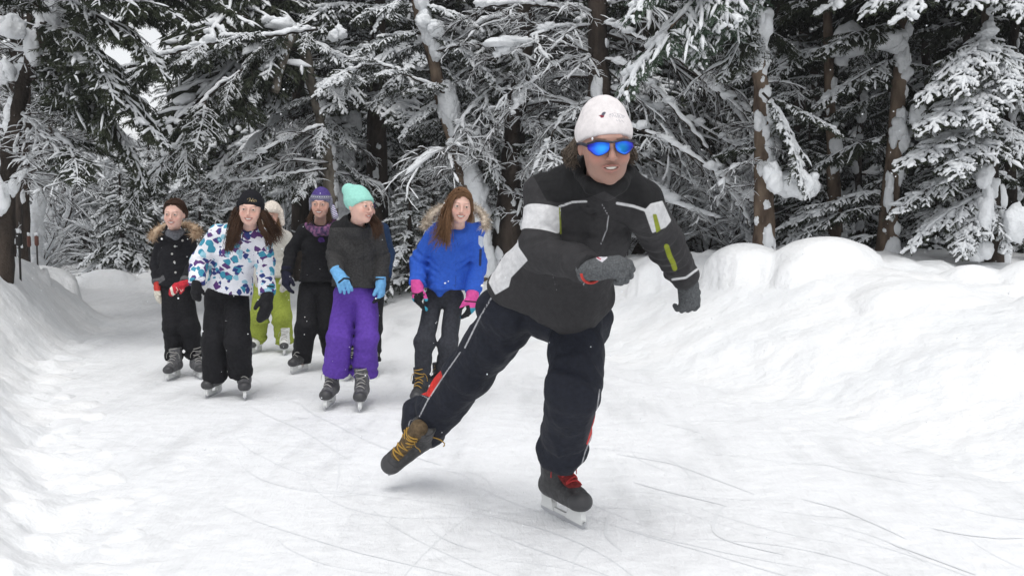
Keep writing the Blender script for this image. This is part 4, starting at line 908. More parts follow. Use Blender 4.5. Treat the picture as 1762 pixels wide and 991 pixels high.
def skate(root, contact, fwd, up=(0, 0, 1), s=1.0, shell=None, toe=None, lace=None, tongue=None, h=.006, shaft=.16, lace_rows=6, holder=None, label=None, shaft_dir=None, loose=False):
    """contact: middle of the blade on the ice"""
    r, f, u = frame(fwd, up); c = np.array(contact)
    pt = lambda a, b, z: c + (f * a + r * b + u * z) * s
    sd_ = u if shaft_dir is None else unit(shaft_dir)
    z0 = .062
    hl, tl = pt(-.085, 0, z0 + .038), pt(.085, 0, z0 + .034); ank = pt(-.055, 0, z0 + .095)
    ops = [('u', rc(hl, tl, .038 * s, .041 * s, side=r, k=1.10), 0), ('u', rc(pt(-.04, 0, z0 + .06), pt(.06, 0, z0 + .045), .042 * s, .036 * s), .02), ('u', rc(pt(-.062, 0, z0 + .06), ank + sd_ * shaft * s * .7, .045 * s, .052 * s, cut=.0), .03),
           ('i', (lambda o_, u_: (lambda p: (o_ - p) @ u_))(pt(0, 0, z0 + .002), u), .008)]
    b = skin('skate', ops, h, [shell], root, noise=folds(.002, 8, 30))
    if label: b['label'] = label
    tp_ = [('u', ell(pt(.098, 0, z0 + .032), np.array((.048, .046, .038)) * s, np.c_[f, r, u]), 0), ('i', (lambda o_, u_: (lambda p: (o_ - p) @ u_))(pt(0, 0, z0 + .001), u), .006), ('i', (lambda o_, f_: (lambda p: (o_ - p) @ f_))(pt(.072, 0, 0), f), .006)]
    skin('toe_cap', tp_, h, [toe or TOE_K], b)
    if tongue is not None:
        skin('tongue', [('u', rc(pt(.062, 0, z0 + .070), pt(-.010, 0, z0 + .118), .024 * s, .026 * s, side=r, k=1.15), 0), ('u', rc(pt(-.010, 0, z0 + .118), ank + f * .026 * s + sd_ * shaft * .72 * s, .026 * s, .036 * s, side=r, k=1.05), .02)], h, [tongue], b)
    a = Acc(); rg = np.random.default_rng(3)
    for i in range(lace_rows):
        q = i / max(1, lace_rows - 1)
        if q < .45: k = q / .45; cc = pt(.060 - .062 * k, 0, z0 + .078 + .040 * k); nn = unit(u + f * .5); wd = .030
        else: k = (q - .45) / .55; cc = pt(-.002, 0, z0 + .122) * (1 - k) + (ank + f * .050 * s + sd_ * shaft * .66 * s) * k; nn = f; wd = .032 + .006 * k
        sg = 1 if i % 2 else -1; dn = unit(np.cross(nn, r))
        pts = [cc + (r * x * wd * s * .95) + nn * (.019 * (1 - x * x) + .003) * s + dn * sg * x * .007 * s for x in np.linspace(-1, 1, 7)]
        tube(a, pts, .0033 * s, 5, 0)
    for sg in (-1, 1):      # bow ends hanging at the side
        e0 = ank + f * .052 * s + sd_ * shaft * .5 * s + r * sg * .02 * s
        tube(a, spline([e0, e0 + (r * sg * .022 + f * .014 - u * .006) * s, e0 + (r * sg * .034 + f * .008 - u * .03) * s, e0 + (r * sg * .036 + f * .01 - u * .055) * s], 10), .0020 * s, 4, 0)
    accobj('laces', a, [lace or GREYLACE], b, origin=parent_origin(root))
    # blade holder: two towers on a bridge, and the steel runner
    a = Acc()
    def slab(poly, th, m):
        n = len(poly); V = [pt(x, -th, z) for x, z in poly] + [pt(x, th, z) for x, z in poly]; k = np.arange(n)
        Q = np.c_[k, (k + 1) % n, n + (k + 1) % n, n + k]; cV = [pt(np.mean([q[0] for q in poly]), -th, np.mean([q[1] for q in poly])), pt(np.mean([q[0] for q in poly]), th, np.mean([q[1] for q in poly]))]
        T_ = np.r_[np.c_[np.full(n, 2 * n), (k + 1) % n, k], np.c_[np.full(n, 2 * n + 1), n + k, n + (k + 1) % n]]; a.add(V + cV, T_, Q, m)
    slab([(.120, z0 + .004), (.128, .036), (.126, .018), (.035, .018), (.040, .034), (.050, .044), (.036, z0 + .004)], .011, 0)
    slab([(-.060, z0 + .004), (-.046, .044), (-.040, .018), (-.118, .018), (-.112, .040), (-.118, z0 + .004)], .011, 0)
    slab([(.040, .030), (.040, .018), (-.045, .018), (-.045, .030)], .006, 0)
    accobj('blade_holder', a, [holder or HOLDER], b, origin=parent_origin(root), smooth=False)
    a = Acc(); slab([(.138, .030), (.140, .016), (.128, .004), (.10, .0), (-.10, .0), (-.124, .004), (-.130, .018), (-.126, .0185), (.126, .0185)], .0028, 0)
    accobj('blade', a, [METAL], b, origin=parent_origin(root), smooth=False)
    return ank, sd_, b
def hair(root, guides, m, n, seed, r0=.0022, name='hair', spread=.02, curl=.01, sides=3):
    """locks of hair that follow the guide curves; each guide = list of points, with a spread at its root and its tip"""
    rg = np.random.default_rng(seed); a = Acc()
    for pts, s0, s1, wgt in guides:
        base = spline(pts, 14); N = int(n * wgt)
        for k in range(N):
            o0 = rg.normal(0, 1, 3) * s0; o1 = rg.normal(0, 1, 3) * s1; u = np.linspace(0, 1, 14)[:, None]; cut_ = rg.uniform(.72, 1.0)
            ph = rg.uniform(0, 6.3, 3); w1 = np.sin(u * rg.uniform(6, 11) + ph) * curl * u
            p = base[:] + o0 * (1 - u) + o1 * u + w1; M_ = max(6, int(14 * cut_)); p = p[:M_]
            tube(a, p, r0 * rg.uniform(.6, 1.5) * (1 - .6 * np.linspace(0, 1, M_)), sides, 0, cap=False)
    return accobj(name, a, [m], root, origin=parent_origin(root))
def fur(root, curve, m, n, seed, L=.05, rad=.03, name='fur_trim', out=None):
    rg = np.random.default_rng(seed); a = Acc(); c = spline(curve, 60); ctr = c.mean(0)
    N = len(c)
    tube(a, c, rad * .8, 8, 0)
    i = rg.integers(0, N, n); d = rg.normal(0, 1, (n, 3)); d /= np.linalg.norm(d, axis=1)[:, None]; o = c[i] - ctr; o /= np.linalg.norm(o, axis=1)[:, None] + 1e-9
    d = d + o * .5; d /= np.linalg.norm(d, axis=1)[:, None]
    p = c[i] + d * rad * .5; l = L * rg.uniform(.5, 1.2, n)[:, None]; s_ = np.cross(d, rg.normal(0, 1, (n, 3))); s_ /= np.linalg.norm(s_, axis=1)[:, None]; s_ *= .0028
    tip = p + d * l + rg.normal(0, .006, (n, 3)) - [0, 0, .006]
    V = np.stack([p - s_, p + s_, tip], 1).reshape(-1, 3); b = np.arange(n)[:, None] * 3
    a.add(V, np.c_[b, b + 1, b + 2], None, 0)
    return accobj(name, a, [m], root, origin=parent_origin(root))
def beanie(root, W, R, s, m, top=.14, rx=.083, ry=.100, brim=.030, back=.0, tilt=.25, h=.004, name='hat', slouch=(0, 0, 0), fields=None, ops_extra=(), roll=0.0, tipr=.68):
    c = W(0, .018, brim); n_ = unit(R @ np.array([roll, tilt, 1.0])); tp_ = W(slouch[0], .018 + slouch[1], top - rx * (tipr + .01) + slouch[2])
    ops = [('u', ell(W(0, .016, .035), np.array((rx, ry, .080)) * s, R), 0), ('u', rc(W(0, .016, .045), tp_, rx * .93 * s, rx * tipr * s), .03)] + list(ops_extra)
    cut_o = W(0, -.05, brim)
    ops += [('i', (lambda p: (cut_o - p) @ n_), .006)]
    return skin(name, ops, h, [m], root, fields=fields, noise=folds(.0018, 14, 22))
def standing(name_label, loc_px, Jt, group=None):
    c = [gpt(*q) for q in loc_px]; base = np.mean(c, 0); base[2] = 0
    return thing('person', name_label, 'person', tuple(base), group), c
FOLK = 'followers skating behind the front skater'
def dress(root, J, jm, tm, body=True, jf=None, tf=None, slr=.052, thr=.085, anr=.075, chest=.115, waist=.10, hem=None, dep=.72, hj=.009, ht=.010, camp=.006, seed=1, hemr=None, collar=.065, legcut=True, extra_j=(), extra_t=(), puff=0, jn=None, tn=None, colh=.03, elr=None, wrr=None, knr=None, crj=.006):
    """jacket and trousers round a skeleton of joints (a = image left, b = image right)"""
    g = lambda k: np.array(J[k]); sa, sb, nk, pl = g('sa'), g('sb'), g('nk'), g('pl')
    sd = unit(sb - sa); hw = np.linalg.norm(sb - sa) / 2; mid = (sa + sb) / 2; ch = mid * .68 + pl * .32; wa = mid * .3 + pl * .7; hm = g('hm') if 'hm' in J else pl
    kx = lambda wdt, rr: wdt / rr
    elr = elr or slr * .98; wrr = wrr or slr * .85; hemr = hemr or chest * 1.0
    jo = [('u', rc(mid * .92 + ch * .08, ch, chest * .62, chest, side=sd, k=1.30), 0), ('u', rc(ch, wa, chest, waist, side=sd, k=1.38), .03), ('u', rc(wa, hm, waist, hemr, side=sd, k=1.45, cut=.0), .03),
          ('u', rc(sa, sb, slr * .95, slr * .95), .04), ('u', rc(nk, sa, slr * 1.0, slr * .9), .03), ('u', rc(nk, sb, slr * 1.0, slr * .9), .03)]
    for x in 'ab':
        jo += [('u', comp(('u', rc(g('s' + x), g('e' + x), slr * 1.10, elr), 0), ('u', rc(g('e' + x), g('w' + x), elr, wrr, cut=.0), .02)), .012)]
    if collar:
        up = unit(g('hc') - nk) ; jo += [('u', rc(nk - up * .02, nk + up * (colh + .03), collar * 1.08, collar, cut=.0), .02), ('s', rc(nk + up * .012, nk + up * .12, collar * .80, collar * .86), .008)]
    jo += list(extra_j)
    nz = [folds(camp, seed)]
    for x in 'ab': nz += [crease(g('s' + x), g('e' + x), .65, 1.0, crj, 4, seed), crease(g('e' + x), g('w' + x), .05, .5, crj, 3, seed + 1), crease(g('e' + x), g('w' + x), .75, 1., crj, 3, seed + 1)]
    if jn: nz.append(jn)
    jk = skin('jacket', jo, hj, [jm], root, noise=nsum(*nz), fields=jf)
    ha, hb, ka, kb, aa, ab_ = g('ha'), g('hb'), g('ka'), g('kb'), g('aa'), g('ab')
    knr = knr or (thr * .55 + anr * .5); hs = unit(hb - ha)
    to = [('u', rc(pl, (ha + hb) / 2, waist * .98, thr * 1.15, side=hs, k=1.3), 0)]
    for hp, kn, an in ((ha, ka, aa), (hb, kb, ab_)): to += [('u', comp(('u', rc(hp, kn, thr, knr), 0), ('u', rc(kn, an, knr, anr, cut=.0), .03)), .004)]
    to += list(extra_t)
    nz = [folds(camp * 1.1, seed + 4)]
    for hp, kn, an in ((ha, ka, aa), (hb, kb, ab_)): nz += [crease(hp, kn, .85, 1.1, .006, 3, seed + 3), crease(kn, an, .05, .3, .005, 3, seed), crease(kn, an, .68, .95, .010, 3.4, seed + 5)]
    if tn: nz.append(tn)
    tr = skin('trousers', to, ht, [tm], root, noise=nsum(*nz), fields=tf)
    bo = [('u', rc(mid * .9 + ch * .1, ch, chest * .5, chest * .65, side=sd, k=1.2), 0), ('u', rc(ch, pl, chest * .65, waist * .65, side=sd, k=1.2), .03), ('u', rc(g('hc') - unit(g('hc') - nk) * .08, nk - unit(g('hc') - nk) * .05, .045, .055), .03), ('u', rc(sa, sb, slr * .7, slr * .7), .04)]
    for x in 'ab': bo += [('u', rc(g('s' + x), g('e' + x), slr * .7, slr * .55), .02), ('u', rc(g('e' + x), g('w' + x), slr * .55, .020), .02), ('u', rc(g('w' + x), g('w' + x) + unit(g('w' + x) - g('e' + x)) * .04, .018, .014), .01)]
    for hp, kn, an in ((ha, ka, aa), (hb, kb, ab_)): bo += [('u', rc(hp, kn, thr * .75, .045), .03), ('u', rc(kn, an, .045, .034), .02)]
    return jk, tr, bo
def PJ(**k): return {a: P(*v) for a, v in k.items()}
SK1 = skin_mat('fair_skin', (.68, .43, .355)); SK2 = skin_mat('ruddy_skin', (.38, .215, .17)); SK3 = skin_mat('warm_skin', (.60, .36, .285))
# ------------------------------------------------ the front skater
base = gpt(968, 893); base[2] = 0
man = thing('person', 'man in white hat and mirrored blue sunglasses skating ahead, bent low in charcoal jacket', 'person', tuple(base))
J = PJ(hc=(1041, 250, 2.84), nk=(1035, 318, 3.02), sa=(940, 337, 3.13), sb=(1104, 350, 3.05), ea=(925, 432, 3.06), wa=(1018, 462, 2.82), eb=(1143, 420, 3.26), wb=(1180, 478, 3.42),
       pl=(952, 515, 3.42), hm=(950, 530, 3.40), ha=(897, 520, 3.46), hb=(995, 545, 3.44), ka=(808, 640, 3.72), aa=(724, 742, 3.98), kb=(986, 672, 3.18), ab=(966, 786, 3.44))
def fd(name, f): return name, f
FRONT = 3.3
jf = {'white': f_or(f_and(f_band(J['sa'], J['ea'], .28, .72, .13), f_poly([(870, 330), (966, 352), (963, 402), (860, 402)])),
                    f_line([(962, 356), (985, 348), (1009, 347)], 5, 3.15), f_line([(1062, 350), (1090, 355), (1122, 366)], 6, 3.2), f_poly([(1119, 350), (1140, 345), (1156, 380), (1146, 392), (1122, 402), (1108, 362)]),
                    f_poly([(890, 396), (866, 420), (840, 486), (852, 508), (876, 494), (880, 478), (909, 448), (893, 425)]), f_line([(1157, 481), (1180, 478), (1202, 462)], 5)),
      'lime': f_or(f_line([(963, 358), (965, 402)], 4, 3.2), f_line([(893, 345), (892, 392)], 3), f_poly([(1122, 368), (1130, 368), (1138, 396), (1129, 402)]), f_line([(1147, 424), (1152, 440), (1158, 452), (1161, 462)], 10)),
      'yoke': f_and(f_poly([(895, 262), (1160, 262), (1160, 335), (1122, 362), (1066, 345), (1040, 330), (1010, 342), (962, 350), (940, 346)]), lambda V: J['sa'][2] + .2 - V[:, 2]),
      'silver': f_or(f_line([(1036, 352), (1047, 372), (1044, 395), (1034, 420)], 3.0, 3.2), f_line([(1007, 478), (1003, 494)], 3, 3.3), f_line([(950, 470), (958, 500)], 1.5, 3.4))}
JM = cloth('ski_jacket_charcoal', (.034, .033, .035), [('yoke', (.014, .014, .015)), ('white', (.62, .62, .63)), ('lime', (.25, .29, .03)), ('silver', (.42, .42, .44))], rough=.75, var=.12, bump=((9, .55, .04), (28, .5, .010), (300, .4, .0012)))
seam_a = [(836, 500), (800, 592), (790, 610), (755, 665), (733, 700), (722, 718), (706, 728), (705, 748)]
tf = {'pipe': f_or(f_line([(853, 500), (826, 545), (800, 598)], 3.5), f_line([(792, 606), (768, 640), (735, 690), (722, 716)], 3.0), f_line([(722, 716), (705, 724), (700, 745)], 2.6), f_line([(757, 626), (745, 650), (722, 678)], 2.5), f_line([(722, 678), (739, 686)], 2.2),
                   f_line([(1032, 670), (1028, 700), (1020, 745), (1006, 780), (1001, 800)], 3.0), f_line([(1023, 763), (1012, 765)], 3)),
      'red': f_or(f_poly([(757, 632), (762, 648), (740, 684), (724, 678), (744, 654)]), f_poly([(1028, 700), (1021, 722), (1008, 765), (1030, 765), (1040, 716)]))}
TMAT = cloth('navy_track_trousers', (.012, .014, .022), [('red', (.50, .03, .025)), ('pipe', (.42, .42, .44))], rough=.7, var=.25, bump=((8, .5, .04), (30, .4, .009), (350, .25, .001)))
knee_bulge = []
jk, tr, bo = dress(man, J, JM, TMAT, jf=jf, tf=tf, slr=.072, elr=.070, wrr=.058, thr=.114, knr=.102, anr=.096, chest=0.136, waist=0.126, hemr=0.138, hj=.007, ht=.008, camp=.012, seed=21, collar=.086, colh=.075, crj=.008,
    extra_j=[('u', rc(P(1000, 300, 3.06), P(935, 336, 3.13), .062, .055), .03), ('u', rc(P(1076, 304, 3.0), P(1103, 348, 3.05), .045, .05), .03), ('u', comp(('u', rc(P(990, 280, 3.0), P(997, 302, 2.92), .022, .022), 0), ('u', rc(P(997, 302, 2.92), P(1018, 322, 2.86), .022, .024), .01), ('u', rc(P(1018, 322, 2.86), P(1042, 331, 2.83), .024, .024), .01), ('u', rc(P(1042, 331, 2.83), P(1066, 319, 2.85), .024, .022), .01), ('u', rc(P(1066, 319, 2.85), P(1082, 296, 2.93), .022, .020), .01)), .02),
             ('u', rc(P(925, 440, 3.32), P(868, 495, 3.40), .09, .07), .06), ('u', rc(P(985, 545, 3.30), P(1030, 515, 3.34), .075, .06), .05)],
    extra_t=[('u', rc(P(722, 706, 3.99), P(722, 738, 3.98), .070, .075), .05), ('u', rc(P(878, 540, 3.45), P(850, 530, 3.48), .09, .075), .04), ('u', rc(P(1020, 560, 3.42), P(1030, 545, 3.42), .07, .05), .03)])
Rm = euler_R(6, 8, -3)
body, W = add_head(man, bo, J['hc'], Rm, 1.06, SK2, smile=.5, eyes=False, h=.0026, male=True, mouth_open=.55, neck=J['nk'])
KNIT = cloth('white_knit', (.74, .70, .70), [('logo_red', (.20, .03, .05)), ('logo_dark', (.10, .10, .13)), ('logo_grey', (.30, .30, .34))], rough=.95, var=.08, bump=((120, .35, .002),), soft=.0009)
hat_f = {'logo_dark': f_or(f_poly([(1034, 197), (1037, 193), (1042, 192), (1043, 195), (1040, 199), (1036, 200)]), ), 'logo_red': f_or(f_poly([(1028, 199), (1036, 197), (1041, 198), (1039, 203), (1034, 204), (1032, 201)])),
         'logo_grey': f_or(*[f_line(q, 1.7) for q in [[(1048, 200), (1050, 196), (1052, 199), (1050, 202), (1048, 200)], [(1054, 202), (1055, 197), (1057, 201), (1059, 198), (1060, 202)], [(1062, 202), (1063, 196), (1064, 203), (1066, 199), (1067, 203)], [(1069, 204), (1070, 199), (1072, 204), (1074, 200)],
                                                     [(1048, 198), (1057, 195), (1068, 197), (1075, 201)], [(1060, 206), (1062, 209), (1065, 206), (1067, 210), (1070, 207), (1073, 211)]]])}
beanie(man, W, Rm, 1.06, KNIT, tipr=.80, top=.150, rx=.084, ry=.100, brim=.026, tilt=.30, h=.0028, fields=hat_f)
HAIRM = cloth('greying_brown_hair', (.11, .085, .065), rough=.6, var=.5, nscale=200, bump=((200, .3, .001),))
gs = []
for sx in (-1, 1):
    gs = []
    for q in range(4): gs.append(([W(sx * .070, .02 + .014 * q, .02), W(sx * (.088 + .004 * q), .03 + .015 * q, -.015), W(sx * (.094 + .003 * q), .045 + .015 * q, -.040), W(sx * .084, .06 + .01 * q, -.062)], .006, .008, 1))
    hair(man, gs, HAIRM, 60, 4 + sx, r0=.0020, curl=.012)
def sunglasses(root, W, s):
    m = bpy.data.materials.new('mirror_lens'); m.use_nodes = True; t = m.node_tree; b = t.nodes['Principled BSDF']; b.inputs['Metallic'].default_value = .55; b.inputs['Roughness'].default_value = .16
    at = t.nodes.new('ShaderNodeAttribute'); at.attribute_name = 'edge'; cr = t.nodes.new('ShaderNodeValToRGB'); e = cr.color_ramp.elements
    e[0].position = 0; e[0].color = (.03, .45, .95, 1); e[1].position = 1; e[1].color = (.05, .02, .50, 1); q = e.new(.55); q.color = (.02, .13, .95, 1)
    t.links.new(at.outputs['Fac'], cr.inputs[0]); t.links.new(cr.outputs[0], b.inputs['Base Color'])
    fr = mat('sunglass_frame', (.015, .015, .03), .3, .5)
    g = Acc()
    def sp_(x, z): rr = .092; return W(x, -.107 + (x * x) / .155 + .25 * abs(z) * .3, z)
    xs = np.linspace(-.070, .070, 41)
    topz = lambda x: .017 - .004 * math.cos(x / .07 * 3.14 * 1.0) * (abs(x) < .03) * 1.0 + 0 * x
    def tz(x): return .014 + .005 * min(1, abs(x) / .03) - .35 * max(0, abs(x) - .045)
    def bz(x):
        ax = abs(x)
        if ax < .010: return -.002
        return -.002 - .022 * math.sin(min(1, (ax - .010) / .052) * math.pi * .62 + .35) + .007 * (ax > .0) * max(0, (ax - .035) / .035) ** 2 * 2.2
    tube(g, [sp_(x, tz(x)) + (W(0, -.002, 0) - W(0, 0, 0)) for x in xs], .0036 * s, 6, 0)
    for sx in (-1, 1):
        tube(g, [sp_(sx * .068, .006), W(sx * .080, -.05, .010), W(sx * .083, 0.0, .008), W(sx * .082, .03, 0)], [.006 * s, .005 * s, .004 * s, .003 * s], 6, 0)
        tube(g, [sp_(sx * x, bz(x)) for x in np.linspace(.008, .066, 12)], .0022 * s, 5, 0)
    o = accobj('sunglasses', g, [fr], root, origin=parent_origin(root))
    for sx in (-1, 1):
        V = []; E = []; xx = np.linspace(.0085, .068, 16)
        for x in xx:
            for k in range(7):
                z = bz(x) + (tz(x) - bz(x)) * k / 6; V.append(sp_(sx * x, z)); E.append(min(1, math.hypot((x - .030) / .036, (k / 6 - .45) / .75) ** 1.3))
        k = np.arange(15)[:, None] * 7 + np.arange(6)[None]; k = k.ravel(); Q = np.c_[k, k + 7, k + 8, k + 1]
        if sx > 0: Q = Q[:, ::-1]
        me = mkmesh('lens', np.array(V) - parent_origin(root), np.zeros((0, 4), int), np.c_[Q, np.zeros(len(Q), int)], [m], True, {'edge': E}); ob = link('lens', me, o)
        md = ob.modifiers.new('s', 'SOLIDIFY'); md.thickness = .002
sunglasses(man, W, 1.06)
GREYG = cloth('grey_fleece_glove', (.095, .10, .105), [('gw', (.6, .58, .62)), ('gr', (.45, .05, .08)), ('gb', (.04, .06, .30))], rough=.95, var=.35, nscale=150, bump=((140, .5, .002),))
gm = {'gw': f_or(f_poly([(1028, 424), (1040, 428), (1046, 444), (1036, 452), (1026, 446), (1022, 434)])), 'gr': f_or(f_line([(1028, 443), (1033, 446)], 4), f_line([(1027, 432), (1029, 437)], 3)), 'gb': f_or(f_line([(1036, 431), (1038, 437)], 5))}
glove(man, J['wa'] + unit(J['wa'] - J['ea']) * .015, (.72, -.42, .12), (.15, .55, -.8), 1, curl=1.15, s=1.02, mats=[GREYG], fields=gm, h=.0042, cr=.036)
glove(man, J['wb'] + unit(J['wb'] - J['eb']) * .02, (.14, .12, -.95), (-.35, .85, .1), 1, curl=.75, s=1.08, mats=[GREYG], h=.0042, cr=.036, point=None)
a = Acc(); M_cuff = cloth('red_glove_cuff', (.55, .06, .05), rough=.8)
wv = unit(J['wa'] - J['ea']); wr_, wf_, wu_ = frame((0, 0, 1), wv); cc = J['wa'] + wv * .004; UPS = -1 if wf_[2] > 0 else 1
tube(a, [cc + (wf_ * math.cos(t_) * -UPS + wr_ * math.sin(t_)) * .047 for t_ in np.linspace(math.pi * .6, math.pi * 1.4, 15)], .005, 6, 0); accobj('glove_cuff', a, [M_cuff], man, origin=man.location)
REDL = mat('red_laces', (.42, .035, .035), .8); YELL = mat('yellow_laces', (.40, .24, .05), .8); REDT = cloth('red_tongue', (.16, .02, .02), var=.4); BRNT = cloth('brown_tongue', (.10, .07, .04), var=.4)
f1 = (math.sin(math.radians(33)), -math.cos(math.radians(33)), 0)
skate(man, gpt(966, 893) + [0, 0, .003], f1, (0.05, .0, 1), 1.16, BOOT_K, TOE_K, REDL, REDT, h=.005, shaft=.15, lace_rows=11, label='standing skate with red laces', shaft_dir=unit(J['ab'] - P(968, 893, 3.6)))
u2 = unit(np.array([-.12, -.80, .55])); f2 = np.array([-.80, -.30, -.50]); r_, f_, u_ = frame(f2, u2)
ctr2 = P(707, 771, 3.92) - u_ * .115
skate(man, ctr2, f_, u_, 1.10, BOOT_K, TOE_K, YELL, BRNT, h=.005, shaft=.13, lace_rows=12, label='lifted skate with yellow-brown laces', shaft_dir=unit(J['ka'] - J['aa']) * .75 + u_ * .4, loose=True)
a = Acc(); tube(a, spline([P(745, 752, 3.85), P(757, 756, 3.84), P(765, 763, 3.84), P(763, 768, 3.84)], 10), .003, 5, 0); accobj('loose_lace', a, [YELL], man, origin=man.location)

# ------------------------------------------------ the followers
def std(J, root, contacts, toes, shell, lace, s=.95, shaft=.15, h=.007, **kw):
    out = []
    for c, fw in zip(contacts, toes):
        an, sdv, b = skate(root, np.array(c) + [0, 0, .002], fw, (0, 0, 1), s, shell, TOE_K, lace, h=h, shaft=shaft, lace_rows=6, **kw)
        out.append(c + np.array([0, 0, .15 * s]) - unit(fw) * .05 * s)
    return out
BLACKT = cloth('black_snow_trousers', (.010, .010, .012), rough=.8, var=.4); BROWNH = cloth('brown_hair', (.065, .034, .020), rough=.5, var=.5, nscale=200, bump=((250, .3, .001),)); DARKH = cloth('dark_brown_hair', (.065, .034, .022), rough=.5, var=.5, nscale=200, bump=((250, .3, .001),))
FAIRH = cloth('light_brown_hair', (.17, .09, .045), rough=.5, var=.5, nscale=200, bump=((250, .3, .001),))
TANF = mat('tan_fur', (.42, .30, .20), .95, noise=(30, (.30, .20, .12), (.55, .42, .30))); PALEF = mat('pale_fur', (.50, .43, .35), .95, noise=(30, (.32, .26, .20), (.64, .56, .47)))
BLKG = cloth('black_glove', (.012, .012, .014), rough=.7, var=.3)

# 1 girl in black coat with tan fur hood
g1, c = standing('girl in a black buttoned coat with tan fur hood, leftmost of the skaters', [(299, 652), (340, 650)], None, FOLK)
J = PJ(hc=(300, 369, 6.75), nk=(300, 400, 6.9), sa=(280, 414, 6.95), sb=(325, 414, 6.95), ea=(269, 455, 7.0), wa=(271, 488, 6.9), eb=(333, 455, 6.95), wb=(318, 487, 6.7), pl=(303, 485, 6.95), hm=(302, 492, 6.95),
       ha=(293, 497, 6.95), hb=(315, 497, 6.95), ka=(299, 562, 6.85), kb=(326, 562, 6.85), aa=(299, 618, 6.9), ab=(335, 614, 6.9))
BLKC = cloth('black_coat', (.012, .012, .015), [('cuff', (.10, .10, .105))], rough=.85, var=.3)
jk, tr, bo = dress(g1, J, BLKC, BLACKT, slr=.050, chest=0.096, waist=0.088, hemr=0.104, thr=.080, anr=.068, jf={'cuff': f_or(f_band(J['ea'], J['wa'], .86, 1.1, .1), f_band(J['eb'], J['wb'], .86, 1.1, .1))}, seed=31)
R1 = euler_R(4, 2, 3); b_, W = add_head(g1, bo, J['hc'], R1, .96, SK1, smile=1.1, h=.0032, mouth_open=.8, neck=J['nk'])
def updo(root, W, s, m, R, seed, z=.0):
    o = skin('hair', [('u', ell(W(0, .018, .034), np.array((.0775, .095, .0865)) * s, R), 0), ('i', (lambda p: (W(0, -.062, .064) - p) @ unit(R @ np.array([0, 1.0, .8]))), .01), ('u', ell(W(0, .09, .10), np.array((.03, .03, .03)) * s, R), .02)], .005, [m], root, noise=folds(.003, 3, 40))
    return o
updo(g1, W, .96, DARKH, R1, 1)
def combed(root, W, m, seed):
    gs = []
    for sx in (-1, 1):
        for q in np.linspace(0, 1, 9): gs.append(([W(sx * .004, -.072 + .12 * q, .094 + .030 * math.sin(q * 2.4)), W(sx * .050, -.050 + .10 * q, .092 + .012 * q), W(sx * .080, -.008 + .07 * q, .035), W(sx * .074, .04 + .04 * q, -.02), W(sx * .03, .09, -.02)], .004, .005, 1))
    hair(root, gs, m, 26, seed, r0=.0020, curl=.004)
combed(g1, W, DARKH, 5)
fur(g1, [P(262, 410, 6.85), P(270, 398, 6.85), P(285, 390, 6.95), P(300, 388, 7.08), P(320, 388, 6.95), P(334, 392, 6.85), P(340, 402, 6.85), P(332, 404, 6.8)], TANF, 1500, 7, L=.045, rad=.032)
GREYSC = cloth('grey_scarf', (.12, .125, .14), var=.4); skin('scarf', [('u', rc(P(291, 401, 6.82), P(302, 405, 6.78), .030, .034), 0), ('u', rc(P(302, 405, 6.78), P(312, 399, 6.84), .034, .028), .02)], .007, [GREYSC], g1, noise=folds(.004, 2, 30))
M_btn = mat('button', (.45, .44, .42), .3, metallic=.6)
for px, py in [(296, 437), (300, 451), (302, 469), (301, 424), (314, 414)]:
    a = Acc(); blob(a, P(px, py, 6.80), (.009, .005, .009), np.random.default_rng(1), 0, 0); accobj('button', a, [M_btn], g1, origin=g1.location)
REDM = cloth('red_white_mitten', (.48, .03, .045), [('w', (.72, .66, .58))], rough=.9)
def wf(pts, w): return {'w': f_line(pts, w)}
glove(g1, J['wb'] + [0, -.02, -.005], (-.5, -.75, -.25), (.1, .6, -.8), 1, curl=.8, s=.80, cr=.034, mats=[REDM], h=.0055, mitten=True, fields={'w': f_or(f_line([(294, 494), (297, 506), (304, 510)], 5), f_line([(303, 494), (306, 499), (303, 503), (308, 504)], 1.6), f_line([(309, 497), (312, 502), (315, 498)], 1.6))})
WRM = cloth('cream_red_mitten', (.62, .58, .50), [('w', (.48, .05, .04))], rough=.9)
glove(g1, J['wa'] - [0, 0, .02], (.12, -.1, -1), (.9, 0, 0), 1, curl=.3, s=.85, cr=.034, mats=[WRM], h=.0055, mitten=True, fields={'w': lambda V: V[:, 2] - P(271, 500, 6.9)[2]})
std(J, g1, c, [(-.05, -1, 0), (.55, -.85, 0)], BOOT_G, GREYLACE, s=.92)

